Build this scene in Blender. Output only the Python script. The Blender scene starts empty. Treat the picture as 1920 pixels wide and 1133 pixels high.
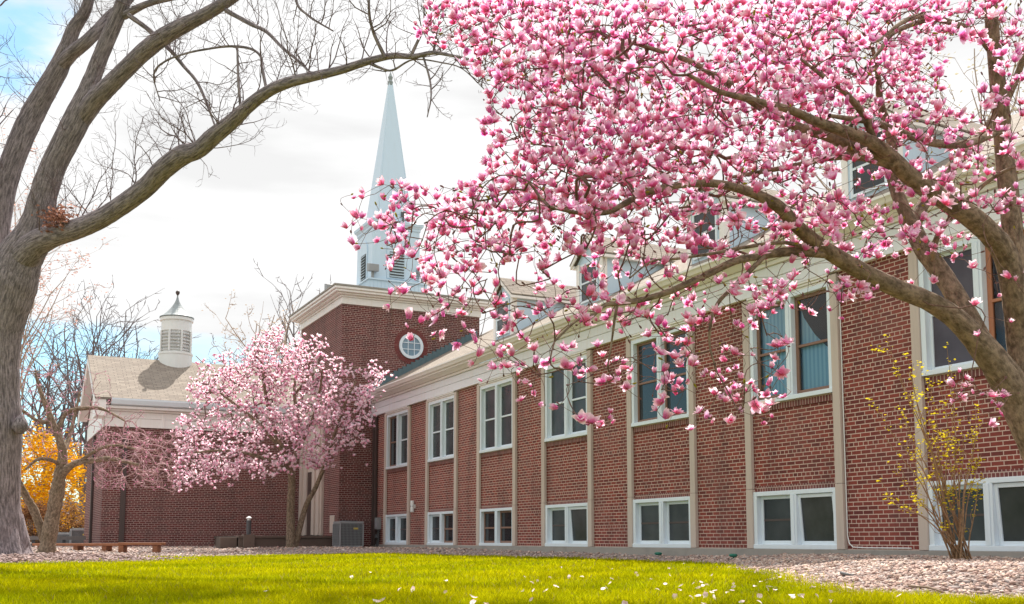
import bpy, math, random
import numpy as np
from mathutils import Vector
rng = np.random.default_rng(7)
random.seed(7)
sc = bpy.context.scene
COL = sc.collection

# ---------------------------------------------------------------- camera
F_PX, PITCH, YAW, CZ = 2000.0, math.radians(6.2), math.radians(26.4), 0.55
SHIFT = 446.5 - F_PX * math.tan(PITCH)
cam_d = bpy.data.cameras.new('camera')
cam_d.sensor_width = 36.0
cam_d.lens = 36.0 * F_PX / 1920.0
cam_d.shift_y = SHIFT / 1920.0
cam_d.clip_start = 0.1
cam_d.clip_end = 3000.0
cam = bpy.data.objects.new('camera', cam_d)
cam.location = (0, 0, CZ)
cam.rotation_euler = (math.radians(90) + PITCH, 0, -YAW)
COL.objects.link(cam)
sc.camera = cam
_R = np.array([math.cos(YAW), -math.sin(YAW), 0.0])
_FH = np.array([math.sin(YAW), math.cos(YAW), 0.0])
_Z = np.array([0, 0, 1.0])
_F = _FH * math.cos(PITCH) + _Z * math.sin(PITCH)
_U = -_FH * math.sin(PITCH) + _Z * math.cos(PITCH)

def at(x, y, d):
    """world point seen at pixel x, y of the 1920-wide photograph, d metres deep"""
    return np.array([0, 0, CZ]) + d * (_R * (x - 960) / F_PX + _U * (566.5 - y + SHIFT) / F_PX + _F)

# ---------------------------------------------------------------- light
SUN_EL, SUN_AZ = math.radians(53), math.radians(27)
sun_vec = Vector((math.sin(SUN_AZ) * math.cos(SUN_EL), math.cos(SUN_AZ) * math.cos(SUN_EL), math.sin(SUN_EL)))
sl = bpy.data.lights.new('sun', 'SUN')
sl.energy = 5.0
sl.angle = math.radians(0.5)
sl.color = (1.0, 0.95, 0.87)
so = bpy.data.objects.new('sun', sl)
so.rotation_euler = sun_vec.to_track_quat('Z', 'Y').to_euler()
so.location = (0, 0, 40)
COL.objects.link(so)

world = bpy.data.worlds.new("World")
sc.world = world
world.use_nodes = True
nt = world.node_tree
nt.nodes.clear()
def wn(t, **k):
    n = nt.nodes.new(t)
    for a, b in k.items():
        setattr(n, a, b)
    return n
w_out = wn('ShaderNodeOutputWorld'); w_bg = wn('ShaderNodeBackground')
w_sky = wn('ShaderNodeTexSky', sky_type='NISHITA', sun_disc=False)
w_sky.sun_elevation = SUN_EL
w_sky.sun_rotation = SUN_AZ
w_sky.air_density = 1.0; w_sky.dust_density = 1.0; w_sky.ozone_density = 1.5
w_tc = wn('ShaderNodeTexCoord')
w_map = wn('ShaderNodeMapping'); w_map.inputs['Scale'].default_value = (1.0, 1.0, 3.2)
w_map.inputs['Location'].default_value = (3.1, 1.7, 0.2)
w_n = wn('ShaderNodeTexNoise'); w_n.inputs['Scale'].default_value = 2.6; w_n.inputs['Detail'].default_value = 8
w_n.inputs['Roughness'].default_value = 0.58
w_sep = wn('ShaderNodeSeparateXYZ')
# more cloud overhead and less close to the skyline
w_el = wn('ShaderNodeMapRange'); w_el.inputs[1].default_value = 0.155; w_el.inputs[2].default_value = 0.215
w_el.inputs[3].default_value = -0.15; w_el.inputs[4].default_value = 0.26
w_add = wn('ShaderNodeMath', operation='ADD')
w_ramp = wn('ShaderNodeMapRange', interpolation_type='SMOOTHSTEP')
w_ramp.inputs[1].default_value = 0.44; w_ramp.inputs[2].default_value = 0.60
w_n2 = wn('ShaderNodeTexNoise'); w_n2.inputs['Scale'].default_value = 3.5; w_n2.inputs['Detail'].default_value = 6
w_map2 = wn('ShaderNodeMapping'); w_map2.inputs['Scale'].default_value = (1.0, 1.0, 5.0)
w_cr = wn('ShaderNodeMapRange'); w_cr.inputs[1].default_value = 0.38; w_cr.inputs[2].default_value = 0.56
w_cr.inputs[3].default_value = 7.8; w_cr.inputs[4].default_value = 9.2
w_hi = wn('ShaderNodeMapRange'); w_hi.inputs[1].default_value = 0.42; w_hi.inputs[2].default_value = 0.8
w_hi.inputs[3].default_value = 1.0; w_hi.inputs[4].default_value = 1.6  # unseen cloud above the view brightened, added fill for the facade
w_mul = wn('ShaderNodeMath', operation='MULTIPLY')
w_cc = wn('ShaderNodeCombineColor')
w_mix = wn('ShaderNodeMix', data_type='RGBA')
w_tint = wn('ShaderNodeMix', data_type='RGBA', blend_type='MULTIPLY'); w_tint.inputs[0].default_value = 1.0; w_tint.inputs[7].default_value = (1.2, 1.62, 1.62, 1)
L = nt.links.new
# one gap in the cloud high on the left
_g = at(20, 95, 1.0) - np.array([0, 0, CZ]); _g /= np.linalg.norm(_g)
w_gd = wn('ShaderNodeVectorMath', operation='DISTANCE'); w_gd.inputs[1].default_value = tuple(_g)
w_gm = wn('ShaderNodeMapRange'); w_gm.inputs[1].default_value = 0.0; w_gm.inputs[2].default_value = 0.10; w_gm.inputs[3].default_value = -0.29; w_gm.inputs[4].default_value = 0.0
w_ga = wn('ShaderNodeMath', operation='ADD')
L(w_tc.outputs['Generated'], w_map.inputs['Vector']); L(w_map.outputs[0], w_n.inputs['Vector'])
L(w_tc.outputs['Generated'], w_map2.inputs['Vector']); L(w_map2.outputs[0], w_n2.inputs['Vector'])
L(w_tc.outputs['Generated'], w_sep.inputs[0]); L(w_sep.outputs[2], w_el.inputs[0]); L(w_sep.outputs[2], w_hi.inputs[0])
L(w_n.outputs[0], w_add.inputs[0]); L(w_el.outputs[0], w_add.inputs[1]); L(w_tc.outputs['Generated'], w_gd.inputs[0]); L(w_gd.outputs['Value'], w_gm.inputs[0]); L(w_add.outputs[0], w_ga.inputs[0]); L(w_gm.outputs[0], w_ga.inputs[1]); L(w_ga.outputs[0], w_ramp.inputs[0])
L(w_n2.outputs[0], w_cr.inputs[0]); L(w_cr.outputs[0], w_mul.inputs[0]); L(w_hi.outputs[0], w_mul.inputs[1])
for i in range(3):
    L(w_mul.outputs[0], w_cc.inputs[i])
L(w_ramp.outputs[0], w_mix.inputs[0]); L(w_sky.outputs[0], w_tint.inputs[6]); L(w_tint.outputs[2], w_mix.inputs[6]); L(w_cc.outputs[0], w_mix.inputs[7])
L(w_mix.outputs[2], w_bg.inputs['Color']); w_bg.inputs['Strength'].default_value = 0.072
L(w_bg.outputs[0], w_out.inputs[0])

sc.view_settings.view_transform = 'Standard'
sc.view_settings.look = 'None'
sc.view_settings.gamma = 1.0
sc.view_settings.exposure = 0.70
sc.render.engine = 'CYCLES'
sc.cycles.max_bounces = 8
sc.cycles.transparent_max_bounces = 8
sc.cycles.use_denoising = True

# ---------------------------------------------------------------- materials
class Mat:
    def __init__(s, name):
        s.m = bpy.data.materials.new(name); s.m.use_nodes = True
        s.nt = s.m.node_tree; s.nt.nodes.clear()
        s.out = s.n('ShaderNodeOutputMaterial'); s.b = s.n('ShaderNodeBsdfPrincipled')
        s.l(s.b.outputs[0], s.out.inputs[0])
    def n(s, t, inp=None, **k):
        nd = s.nt.nodes.new(t)
        for a, b in k.items(): setattr(nd, a, b)
        for a, b in (inp or {}).items(): nd.inputs[a].default_value = b
        return nd
    def l(s, a, b): s.nt.links.new(a, b)
    def noise(s, scale, detail=4, vec=None, rough=0.55):
        nd = s.n('ShaderNodeTexNoise', {'Scale': scale, 'Detail': detail, 'Roughness': rough})
        if vec is not None: s.l(vec, nd.inputs['Vector'])
        return nd.outputs[0]
    def coords(s, scale=(1, 1, 1), kind='Object'):
        tc = s.n('ShaderNodeTexCoord'); mp = s.n('ShaderNodeMapping', {'Scale': scale})
        s.l(tc.outputs[kind], mp.inputs[0]); return mp.outputs[0]
    def ramp(s, fac, stops):
        r = s.n('ShaderNodeValToRGB'); e = r.color_ramp.elements
        while len(e) < len(stops): e.new(0.5)
        for k, (p, c) in zip(e, stops): k.position = p; k.color = (*c, 1)
        s.l(fac, r.inputs[0]); return r.outputs[0]
    def mix(s, fac, a, b, mode='MIX'):
        m = s.n('ShaderNodeMix', data_type='RGBA', blend_type=mode)
        if hasattr(fac, 'node'): s.l(fac, m.inputs[0])
        else: m.inputs[0].default_value = fac
        for v, i in ((a, 6), (b, 7)):
            if hasattr(v, 'node'): s.l(v, m.inputs[i])
            else: m.inputs[i].default_value = (*v, 1)
        return m.outputs[2]
    def rng(s, v, a, b, c, d):
        r = s.n('ShaderNodeMapRange', {1: a, 2: b, 3: c, 4: d}); s.l(v, r.inputs[0]); return r.outputs[0]
    def bump(s, h, strength=0.3, dist=0.02):
        b = s.n('ShaderNodeBump', {'Strength': strength, 'Distance': dist}); s.l(h, b.inputs['Height'])
        s.l(b.outputs[0], s.b.inputs['Normal'])
    def base(s, c, rough=0.6, spec=0.3):
        if hasattr(c, 'node'): s.l(c, s.b.inputs['Base Color'])
        else: s.b.inputs['Base Color'].default_value = (*c, 1)
        s.b.inputs['Roughness'].default_value = rough; s.b.inputs['Specular IOR Level'].default_value = spec
        return s
    def leafy(s, col, trans=0.45, tint=None):
        """diffuse + translucent leaf or petal"""
        d = s.n('ShaderNodeBsdfDiffuse'); t = s.n('ShaderNodeBsdfTranslucent'); mx = s.n('ShaderNodeMixShader', {0: trans})
        for nd in (d, t): s.l(col, nd.inputs['Color'])
        s.l(d.outputs[0], mx.inputs[1]); s.l(t.outputs[0], mx.inputs[2]); s.l(mx.outputs[0], s.out.inputs[0])
    def attr(s, name):
        return s.n('ShaderNodeAttribute', attribute_name=name)

def m_brick(name, c1, c2, mortar, w=0.208, h=0.0677, squash=True):
    M = Mat(name); uv = M.n('ShaderNodeUVMap').outputs[0]
    br = M.n('ShaderNodeTexBrick', {'Color1': (*c1, 1), 'Color2': (*c2, 1), 'Mortar': (*mortar, 1), 'Scale': 1.0, 'Mortar Size': 0.0072,
             'Mortar Smooth': 0.12, 'Bias': -0.15, 'Brick Width': w, 'Row Height': h})
    br.offset = 0.5
    if squash: br.squash = 0.5; br.squash_frequency = 6
    M.l(uv, br.inputs['Vector'])
    br2 = M.n('ShaderNodeTexBrick', {'Color1': (0.0, 0, 0, 1), 'Color2': (1, 1, 1, 1), 'Mortar': (0, 0, 0, 1), 'Scale': 1.0, 'Mortar Size': 0.0,
             'Bias': -0.55, 'Brick Width': w, 'Row Height': h})
    br2.offset = 0.5
    if squash: br2.squash = 0.5; br2.squash_frequency = 6
    mp = M.n('ShaderNodeMapping', {'Location': (0, h * 60, 0)}); M.l(uv, mp.inputs[0]); M.l(mp.outputs[0], br2.inputs['Vector'])
    n1 = M.noise(0.9, 5, uv); n2 = M.noise(26, 3, uv)
    c = M.mix(M.rng(n1, 0.45, 0.8, 0, 0.30), br.outputs[0], (0.30, 0.16, 0.145))
    dk = M.n('ShaderNodeMath', operation='MULTIPLY'); M.l(br2.outputs[0], dk.inputs[0])
    inv = M.rng(br.outputs[1], 0, 1, 1, 0); M.l(inv, dk.inputs[1])
    c = M.mix(M.rng(dk.outputs[0], 0.3, 1.0, 0, 0.75), c, (0.055, 0.042, 0.046))
    mp3 = M.n('ShaderNodeMapping', {'Scale': (1.6, 0.30, 1)}); M.l(uv, mp3.inputs[0]); n4 = M.noise(1.3, 5, mp3.outputs[0], 0.6)
    c = M.mix(M.rng(n4, 0.50, 0.72, 0, 0.42), c, (0.075, 0.045, 0.043))
    c = M.mix(0.3, c, M.ramp(n2, [(0.3, (0.5, 0.5, 0.5)), (0.7, (1.0, 1.0, 1.0))]), 'MULTIPLY')
    M.base(c, 0.85, 0.25); M.bump(inv, 0.5, 0.008)
    return M.m
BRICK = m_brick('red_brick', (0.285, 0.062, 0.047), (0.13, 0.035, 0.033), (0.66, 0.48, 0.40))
BRICKF = m_brick('dark_red_brick', (0.160, 0.036, 0.035), (0.080, 0.024, 0.026), (0.50, 0.36, 0.31))  # darker bricks and mortar for the tower and chapel walls
SOLDIER = m_brick('soldier_brick', (0.235, 0.075, 0.068), (0.14, 0.045, 0.045), (0.55, 0.41, 0.35), w=0.0677, h=0.21, squash=False)

def m_paint(name, c, rough=0.45, dirt=(0.6, 0.5, 0.38), amt=0.25, streak=True, boards=None):
    M = Mat(name); v = M.coords((4.5, 4.5, 0.45) if streak else (1.2, 1.2, 1.2)); n = M.noise(2.0, 6, v, 0.62); n2 = M.noise(40, 2, v)
    col = M.mix(M.rng(n, 0.5, 0.8, 0, amt), c, dirt)
    col = M.mix(M.rng(n2, 0.4, 0.7, 0, 0.06), col, dirt)
    M.base(col, rough, 0.4); M.bump(n2, 0.08, 0.004)
    return M.m
FRIEZE = m_paint('white_frieze_boards', (0.82, 0.81, 0.86), 0.45, (0.68, 0.52, 0.36), 0.28)
TRIM = m_paint('cream_white_trim', (0.86, 0.81, 0.79), 0.45, (0.66, 0.50, 0.33), 0.30)
WINWHITE = m_paint('cool_white_window_paint', (0.74, 0.80, 0.86), 0.35, (0.55, 0.55, 0.55), 0.15)
STEEPLE = m_paint('pale_blue_white_steeple_paint', (0.56, 0.68, 0.80), 0.4, (0.48, 0.55, 0.62), 0.25)
STONE = m_paint('limestone', (0.56, 0.46, 0.40), 0.8, (0.34, 0.28, 0.25), 0.45)
CONC = m_paint('concrete', (0.33, 0.30, 0.27), 0.9, (0.18, 0.17, 0.16), 0.6, False)
DARKSTONE = m_paint('dark_concrete', (0.15, 0.11, 0.09), 0.9, (0.08, 0.065, 0.06), 0.6, False)
BROWN = m_paint('brown_metal', (0.075, 0.05, 0.045), 0.45, (0.05, 0.04, 0.04), 0.3)
BROWNSASH = m_paint('brown_sash_paint', (0.25, 0.135, 0.095), 0.5, (0.12, 0.08, 0.06), 0.3)
ORANGESASH = m_paint('orange_brown_sash_paint', (0.42, 0.17, 0.09), 0.5, (0.2, 0.1, 0.06), 0.3)
GREY = m_paint('grey_metal', (0.30, 0.30, 0.31), 0.5, (0.2, 0.2, 0.2), 0.3)
DARKGREY = m_paint('dark_grey_metal', (0.09, 0.09, 0.095), 0.5, (0.05, 0.05, 0.05), 0.3)
WHITEPL = m_paint('white_plastic', (0.78, 0.77, 0.76), 0.4, (0.6, 0.58, 0.55), 0.2)
TEAL = m_paint('blue_grey_flashing', (0.10, 0.155, 0.175), 0.5, (0.07, 0.09, 0.1), 0.5)
COPPER = m_paint('weathered_copper', (0.27, 0.30, 0.31), 0.45, (0.17, 0.13, 0.11), 0.6)
GREENPL = m_paint('green_plastic', (0.02, 0.16, 0.11), 0.4, (0.01, 0.08, 0.05), 0.3)
WOOD = None
def m_wood():
    M = Mat('stained_wood'); v = M.coords((3, 3, 40)); n = M.noise(2.0, 5, v)
    M.base(M.ramp(n, [(0.3, (0.20, 0.075, 0.035)), (0.7, (0.40, 0.17, 0.085))]), 0.5, 0.3); M.bump(n, 0.2, 0.005); return M.m
WOOD = m_wood()
def m_shingle(name, a, b):
    M = Mat(name); uv = M.n('ShaderNodeUVMap').outputs[0]
    br = M.n('ShaderNodeTexBrick', {'Color1': (*a, 1), 'Color2': (*b, 1), 'Mortar': (a[0] * 0.4, a[1] * 0.4, a[2] * 0.4, 1), 'Scale': 1.0,
             'Mortar Size': 0.010, 'Mortar Smooth': 0.3, 'Bias': 0.0, 'Brick Width': 0.33, 'Row Height': 0.145})
    br.offset = 0.37; M.l(uv, br.inputs['Vector'])
    n = M.noise(60, 3, uv); n2 = M.noise(1.1, 4, uv)
    c = M.mix(0.5, br.outputs[0], M.ramp(n, [(0.3, (0.55, 0.55, 0.55)), (0.7, (1.1, 1.1, 1.1))]), 'MULTIPLY')
    c = M.mix(M.rng(n2, 0.4, 0.75, 0, 0.4), c, (a[0] * 0.7, a[1] * 0.72, a[2] * 0.75))
    M.base(c, 0.9, 0.2); M.bump(M.rng(br.outputs[1], 0, 1, 1, 0), 0.6, 0.02); return M.m
SHINGLE = m_shingle('tan_shingles', (0.34, 0.285, 0.235), (0.25, 0.205, 0.17))
def m_glass(name, tint=(0.02, 0.024, 0.028), rough=0.03, spec=0.5):
    M = Mat(name); v = M.coords(); n = M.noise(1.3, 2, v)
    M.base(tint, rough, spec); M.bump(n, 0.03, 0.05); return M.m
GLASS = m_glass('window_glass')
GLASSB = m_glass('round_window_glass', (0.16, 0.24, 0.31), 0.06, 0.8)
def m_screen(name, a, b):
    M = Mat(name); v = M.coords(); n = M.noise(1.7, 4, v)
    M.base(M.ramp(n, [(0.35, a), (0.7, b)]), 0.24, 0.32); M.bump(M.noise(0.9, 2, v), 0.06, 0.05); return M.m
SCREEN = m_screen('dark_screened_glass', (0.026, 0.032, 0.036), (0.055, 0.062, 0.068))
SCREENP = m_screen('purple_grey_screen', (0.07, 0.058, 0.075), (0.105, 0.09, 0.11))
def m_clear():
    M = Mat('clear_pane'); g = M.n('ShaderNodeBsdfGlossy', {'Roughness': 0.02}); t = M.n('ShaderNodeBsdfTransparent', {'Color': (0.82, 0.88, 0.92, 1)})
    fr = M.n('ShaderNodeFresnel', {'IOR': 1.5}); mx = M.n('ShaderNodeMixShader')
    M.l(fr.outputs[0], mx.inputs[0]); M.l(t.outputs[0], mx.inputs[1]); M.l(g.outputs[0], mx.inputs[2]); M.l(mx.outputs[0], M.out.inputs[0]); return M.m
CLEAR = m_clear()
def m_blind():
    M = Mat('blue_vertical_blind'); uv = M.n('ShaderNodeUVMap').outputs[0]
    w = M.n('ShaderNodeTexWave', {'Scale': 3.2, 'Distortion': 0.0}); M.l(uv, w.inputs['Vector'])
    M.base(M.ramp(w.outputs[1], [(0.2, (0.34, 0.56, 0.76)), (0.8, (0.52, 0.74, 0.90))]), 0.6); return M.m
BLIND = m_blind()
DARKCLOTH = Mat('dark_curtain_cloth').base((0.05, 0.038, 0.036), 0.9, 0.1).m
DARKROOM = m_paint('dark_interior', (0.018, 0.016, 0.016), 0.9, (0.012, 0.012, 0.012), 0.3)  # darkness of the unlit rooms put into the colour
LOUVRE = m_paint('grey_blue_louvre', (0.42, 0.50, 0.55), 0.5, (0.3, 0.35, 0.4), 0.3)  # louvre slats, duller grey-blue than the steeple paint

def m_bark(name, a, b, sc1=7.0, zs=0.22, lich=None, bump=0.7, unroll=False):
    """unroll: grain runs along each limb (coordinates of the straightened limb stored on the mesh)"""
    M = Mat(name)
    if unroll:
        mp = M.n('ShaderNodeMapping', {'Scale': (1, 1, zs)}); M.l(M.attr('bark').outputs['Vector'], mp.inputs[0]); v = mp.outputs[0]; v2 = M.attr('bark').outputs['Vector']
    else:
        v = M.coords((1, 1, zs)); v2 = M.coords((1, 1, 1))
    n = M.noise(sc1, 7, v, 0.7); n2 = M.noise(2.2, 4, v2); n3 = M.noise(30, 4, v2)
    c = M.ramp(n, [(0.39, a), (0.60, b)])
    if lich: c = M.mix(M.rng(n2, 0.5, 0.68, 0, 0.35), c, lich)
    c = M.mix(0.4, c, M.ramp(n3, [(0.35, (0.5, 0.5, 0.5)), (0.65, (1, 1, 1))]), 'MULTIPLY')
    M.base(c, 0.9, 0.2); M.bump(n, bump, 0.04); return M.m
BARK_BIG = m_bark('grey_furrowed_bark', (0.125, 0.102, 0.108), (0.42, 0.345, 0.365), 34.0, 0.14, (0.27, 0.222, 0.235), 0.9, True)
BARK_MAG = m_bark('brown_magnolia_bark', (0.13, 0.092, 0.066), (0.36, 0.265, 0.19), 22.0, 0.55, (0.17, 0.13, 0.065), 0.5, True)
TWIG_MAG = m_bark('reddish_brown_twig', (0.14, 0.080, 0.066), (0.26, 0.155, 0.13), 20.0, 1.0, None, 0.1)
TWIG_BIG = m_bark('grey_purple_twig', (0.13, 0.092, 0.098), (0.24, 0.175, 0.18), 20.0, 1.0, None, 0.1)
TWIG_PINK = m_bark('pink_budding_twig', (0.40, 0.23, 0.25), (0.66, 0.42, 0.44), 20.0, 1.0, None, 0.1)
TWIG_FAR = m_bark('far_grey_twig', (0.13, 0.105, 0.11), (0.22, 0.18, 0.18), 8.0, 1.0, None, 0.1)
TWIG_TAN = m_bark('tan_budding_twig', (0.36, 0.26, 0.20), (0.52, 0.40, 0.32), 8.0, 1.0, None, 0.1)
STEM_YEL = m_bark('tan_shrub_stem', (0.26, 0.15, 0.085), (0.42, 0.26, 0.15), 20.0, 1.0, None, 0.1)
def m_leafcol(name, trans=0.45):
    M = Mat(name); M.leafy(M.attr('col').outputs['Color'], trans); return M.m
PETAL = m_leafcol('magnolia_petal', 0.64)
LEAF = m_leafcol('leaf', 0.45)
GRASSM = m_leafcol('grass_blade', 0.5)
def m_stone():
    M = Mat('river_gravel'); a = M.attr('col').outputs['Color']; n = M.noise(40, 3, M.coords())
    M.base(M.mix(0.3, a, M.ramp(n, [(0.3, (0.6, 0.6, 0.6)), (0.7, (1.1, 1.1, 1.1))]), 'MULTIPLY'), 0.8, 0.25); return M.m
STONES = m_stone()
def m_ground():
    M = Mat('ground_soil_turf_and_gravel'); v = M.coords(); bed = M.attr('bed').outputs['Fac']; mul = M.attr('mulch').outputs['Fac']
    n1 = M.noise(0.35, 5, v); n2 = M.noise(28, 4, v); n3 = M.noise(3.0, 5, v)
    turf = M.mix(M.rng(n1, 0.35, 0.65, 0, 1), (0.15, 0.15, 0.006), (0.10, 0.12, 0.006))
    turf = M.mix(M.rng(n2, 0.4, 0.7, 0, 0.5), turf, (0.10, 0.10, 0.02))
    vo = M.n('ShaderNodeTexVoronoi', {'Scale': 26.0}); M.l(v, vo.inputs['Vector'])
    gr = M.ramp(vo.outputs['Color'], [(0.1, (0.20, 0.15, 0.14)), (0.5, (0.42, 0.33, 0.30)), (0.9, (0.60, 0.52, 0.48))])
    gr = M.mix(M.rng(vo.outputs[0], 0.0, 0.5, 0.0, 0.55), gr, (0.10, 0.08, 0.075))
    mu = M.ramp(n2, [(0.3, (0.15, 0.09, 0.075)), (0.7, (0.36, 0.26, 0.235))])
    ad = M.n('ShaderNodeMath', operation='ADD'); M.l(bed, ad.inputs[0]); M.l(M.rng(n3, 0.2, 0.8, -0.22, 0.22), ad.inputs[1])
    c = M.mix(M.rng(ad.outputs[0], -0.04, 0.04, 0, 1), turf, gr)
    c = M.mix(M.rng(mul, 0.2, 0.7, 0, 1), c, mu)
    M.base(c, 0.95, 0.1); M.bump(n2, 0.5, 0.02); return M.m
GROUND = m_ground()

# ---------------------------------------------------------------- builders
def tag(o, label=None, cat=None, group=None, kind=None):
    if label: o['label'] = label
    if cat: o['category'] = cat
    if group: o['group'] = group
    if kind: o['kind'] = kind
    return o
def thing(name, label, cat, loc, group=None):
    o = bpy.data.objects.new(name, None); o.empty_display_size = 0.2
    o.location = tuple(float(v) for v in loc); COL.objects.link(o)
    return tag(o, label, cat, group)
def origin_of(o):
    v = Vector((0, 0, 0))
    while o is not None:
        v = v + o.location; o = o.parent
    return v
def finish(name, me, mats, parent=None, origin=None, uv=True, smooth=False):
    for m in (mats if isinstance(mats, (list, tuple)) else [mats]): me.materials.append(m)
    if uv: auto_uv(me)
    og = origin_of(parent) if parent is not None else Vector(origin if origin is not None else (0, 0, 0))
    n = len(me.vertices); co = np.empty(n * 3, np.float32); me.vertices.foreach_get('co', co)
    co = co.reshape(-1, 3) - np.array(og, np.float32); me.vertices.foreach_set('co', co.ravel())
    me.polygons.foreach_set('use_smooth', np.full(len(me.polygons), smooth, bool))
    me.update()
    o = bpy.data.objects.new(name, me); COL.objects.link(o)
    if parent is not None: o.parent = parent
    else: o.location = og
    return o
def auto_uv(me):
    """metric UVs: u along the horizontal of each face, v up its slope"""
    lay = me.uv_layers.new(name='UVMap')
    n = len(me.polygons); nor = np.empty(n * 3, np.float32); me.polygons.foreach_get('normal', nor); nor = nor.reshape(-1, 3)
    t = np.stack([-nor[:, 1], nor[:, 0], np.zeros(n)], 1); ln = np.linalg.norm(t, axis=1)
    flat = ln < 0.05; t[flat] = (1, 0, 0); ln[flat] = 1; t /= ln[:, None]
    s = np.cross(nor, t); tot = np.empty(n, np.int32); me.polygons.foreach_get('loop_total', tot)
    pi = np.repeat(np.arange(n), tot); vi = np.empty(len(me.loops), np.int32); me.loops.foreach_get('vertex_index', vi)
    co = np.empty(len(me.vertices) * 3, np.float32); me.vertices.foreach_get('co', co); p = co.reshape(-1, 3)[vi]
    uv = np.stack([(p * t[pi]).sum(1), (p * s[pi]).sum(1)], 1).astype(np.float32)
    lay.data.foreach_set('uv', uv.ravel())
def np_mesh(name, V, faces, col=None):
    """faces: list of (m, k) index arrays"""
    me = bpy.data.meshes.new(name); V = np.asarray(V, np.float32); me.vertices.add(len(V)); me.vertices.foreach_set('co', V.ravel())
    tot = np.concatenate([np.full(len(f), f.shape[1], np.int32) for f in faces]); idx = np.concatenate([f.ravel() for f in faces]).astype(np.int32)
    me.loops.add(len(idx)); me.loops.foreach_set('vertex_index', idx); me.polygons.add(len(tot))
    st = np.zeros(len(tot), np.int32); st[1:] = np.cumsum(tot)[:-1]
    me.polygons.foreach_set('loop_start', st); me.polygons.foreach_set('loop_total', tot)
    if col is not None:
        a = me.color_attributes.new('col', 'FLOAT_COLOR', 'POINT'); c = np.ones((len(V), 4), np.float32); c[:, :3] = col
        a.data.foreach_set('color', c.ravel())
    me.update(calc_edges=True); me.validate()
    return me
class MB:
    def __init__(s): s.v = []; s.f = []; s.mi = []
    def add(s, vs, fs, mi=0):
        b = len(s.v); s.v += [tuple(map(float, p)) for p in vs]; s.f += [tuple(b + i for i in q) for q in fs]; s.mi += [mi] * len(fs); return s
    def box(s, x0, x1, y0, y1, z0, z1, mi=0):
        x0, x1 = sorted((x0, x1)); y0, y1 = sorted((y0, y1)); z0, z1 = sorted((z0, z1))
        v = [(x, y, z) for z in (z0, z1) for y in (y0, y1) for x in (x0, x1)]
        return s.add(v, [(0, 2, 3, 1), (4, 5, 7, 6), (0, 1, 5, 4), (2, 6, 7, 3), (0, 4, 6, 2), (1, 3, 7, 5)], mi)
    def prism(s, poly, axis, a, b, mi=0):
        """poly: list of 2-D points in the other two axes (cyclic order xyz)"""
        def p3(p, t): return {0: (t, p[0], p[1]), 1: (p[0], t, p[1]), 2: (p[0], p[1], t)}[axis]
        n = len(poly); v = [p3(p, a) for p in poly] + [p3(p, b) for p in poly]
        f = [tuple(range(n))[::-1], tuple(range(n, 2 * n))] + [(i, (i + 1) % n, n + (i + 1) % n, n + i) for i in range(n)]
        return s.add(v, f, mi)
    def lathe(s, cx, cy, prof, n=24, mi=0, a0=0.0):
        v = []; f = []; m = len(prof)
        for r, z in prof:
            for k in range(n):
                a = a0 + 2 * math.pi * k / n; v.append((cx + r * math.cos(a), cy + r * math.sin(a), z))
        for i in range(m - 1):
            for k in range(n):
                f.append((i * n + k, i * n + (k + 1) % n, (i + 1) * n + (k + 1) % n, (i + 1) * n + k))
        f.append(tuple(range(n))[::-1]); f.append(tuple(range((m - 1) * n, m * n)))
        return s.add(v, f, mi)
    def frustum(s, cx, cy, h0, z0, h1, z1, ch=0.12, mi=0):
        """chamfered square section from half-width h0 to h1"""
        def ring(h, z):
            c = h * ch
            return [(cx - h + c, cy - h, z), (cx + h - c, cy - h, z), (cx + h, cy - h + c, z), (cx + h, cy + h - c, z),
                    (cx + h - c, cy + h, z), (cx - h + c, cy + h, z), (cx - h, cy + h - c, z), (cx - h, cy - h + c, z)]
        v = ring(h0, z0) + ring(h1, z1)
        f = [tuple(range(8))[::-1], tuple(range(8, 16))] + [(i, (i + 1) % 8, 8 + (i + 1) % 8, 8 + i) for i in range(8)]
        return s.add(v, f, mi)
    def tube(s, pts, r, k=8, mi=0):
        V, Fq = tube(np.array(pts, float), np.broadcast_to(np.array(r, float), (len(pts),)), k)
        s.add(V, [tuple(q) for q in Fq], mi)
        return s.add(V[:k], [tuple(range(k))[::-1]], mi).add(V[-k:], [tuple(range(k))], mi)
    def build(s, name, mats, parent=None, smooth=False, bevel=0, origin=None):
        me = bpy.data.meshes.new(name); me.from_pydata(s.v, [], s.f); me.update()
        o = finish(name, me, mats, parent, origin=origin, smooth=smooth)
        if isinstance(mats, (list, tuple)) and len(mats) > 1: me.polygons.foreach_set('material_index', np.array(s.mi, np.int32))
        if bevel:
            b = o.modifiers.new('bevel', 'BEVEL'); b.width = bevel; b.segments = 2; b.limit_method = 'ANGLE'
        return o
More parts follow.
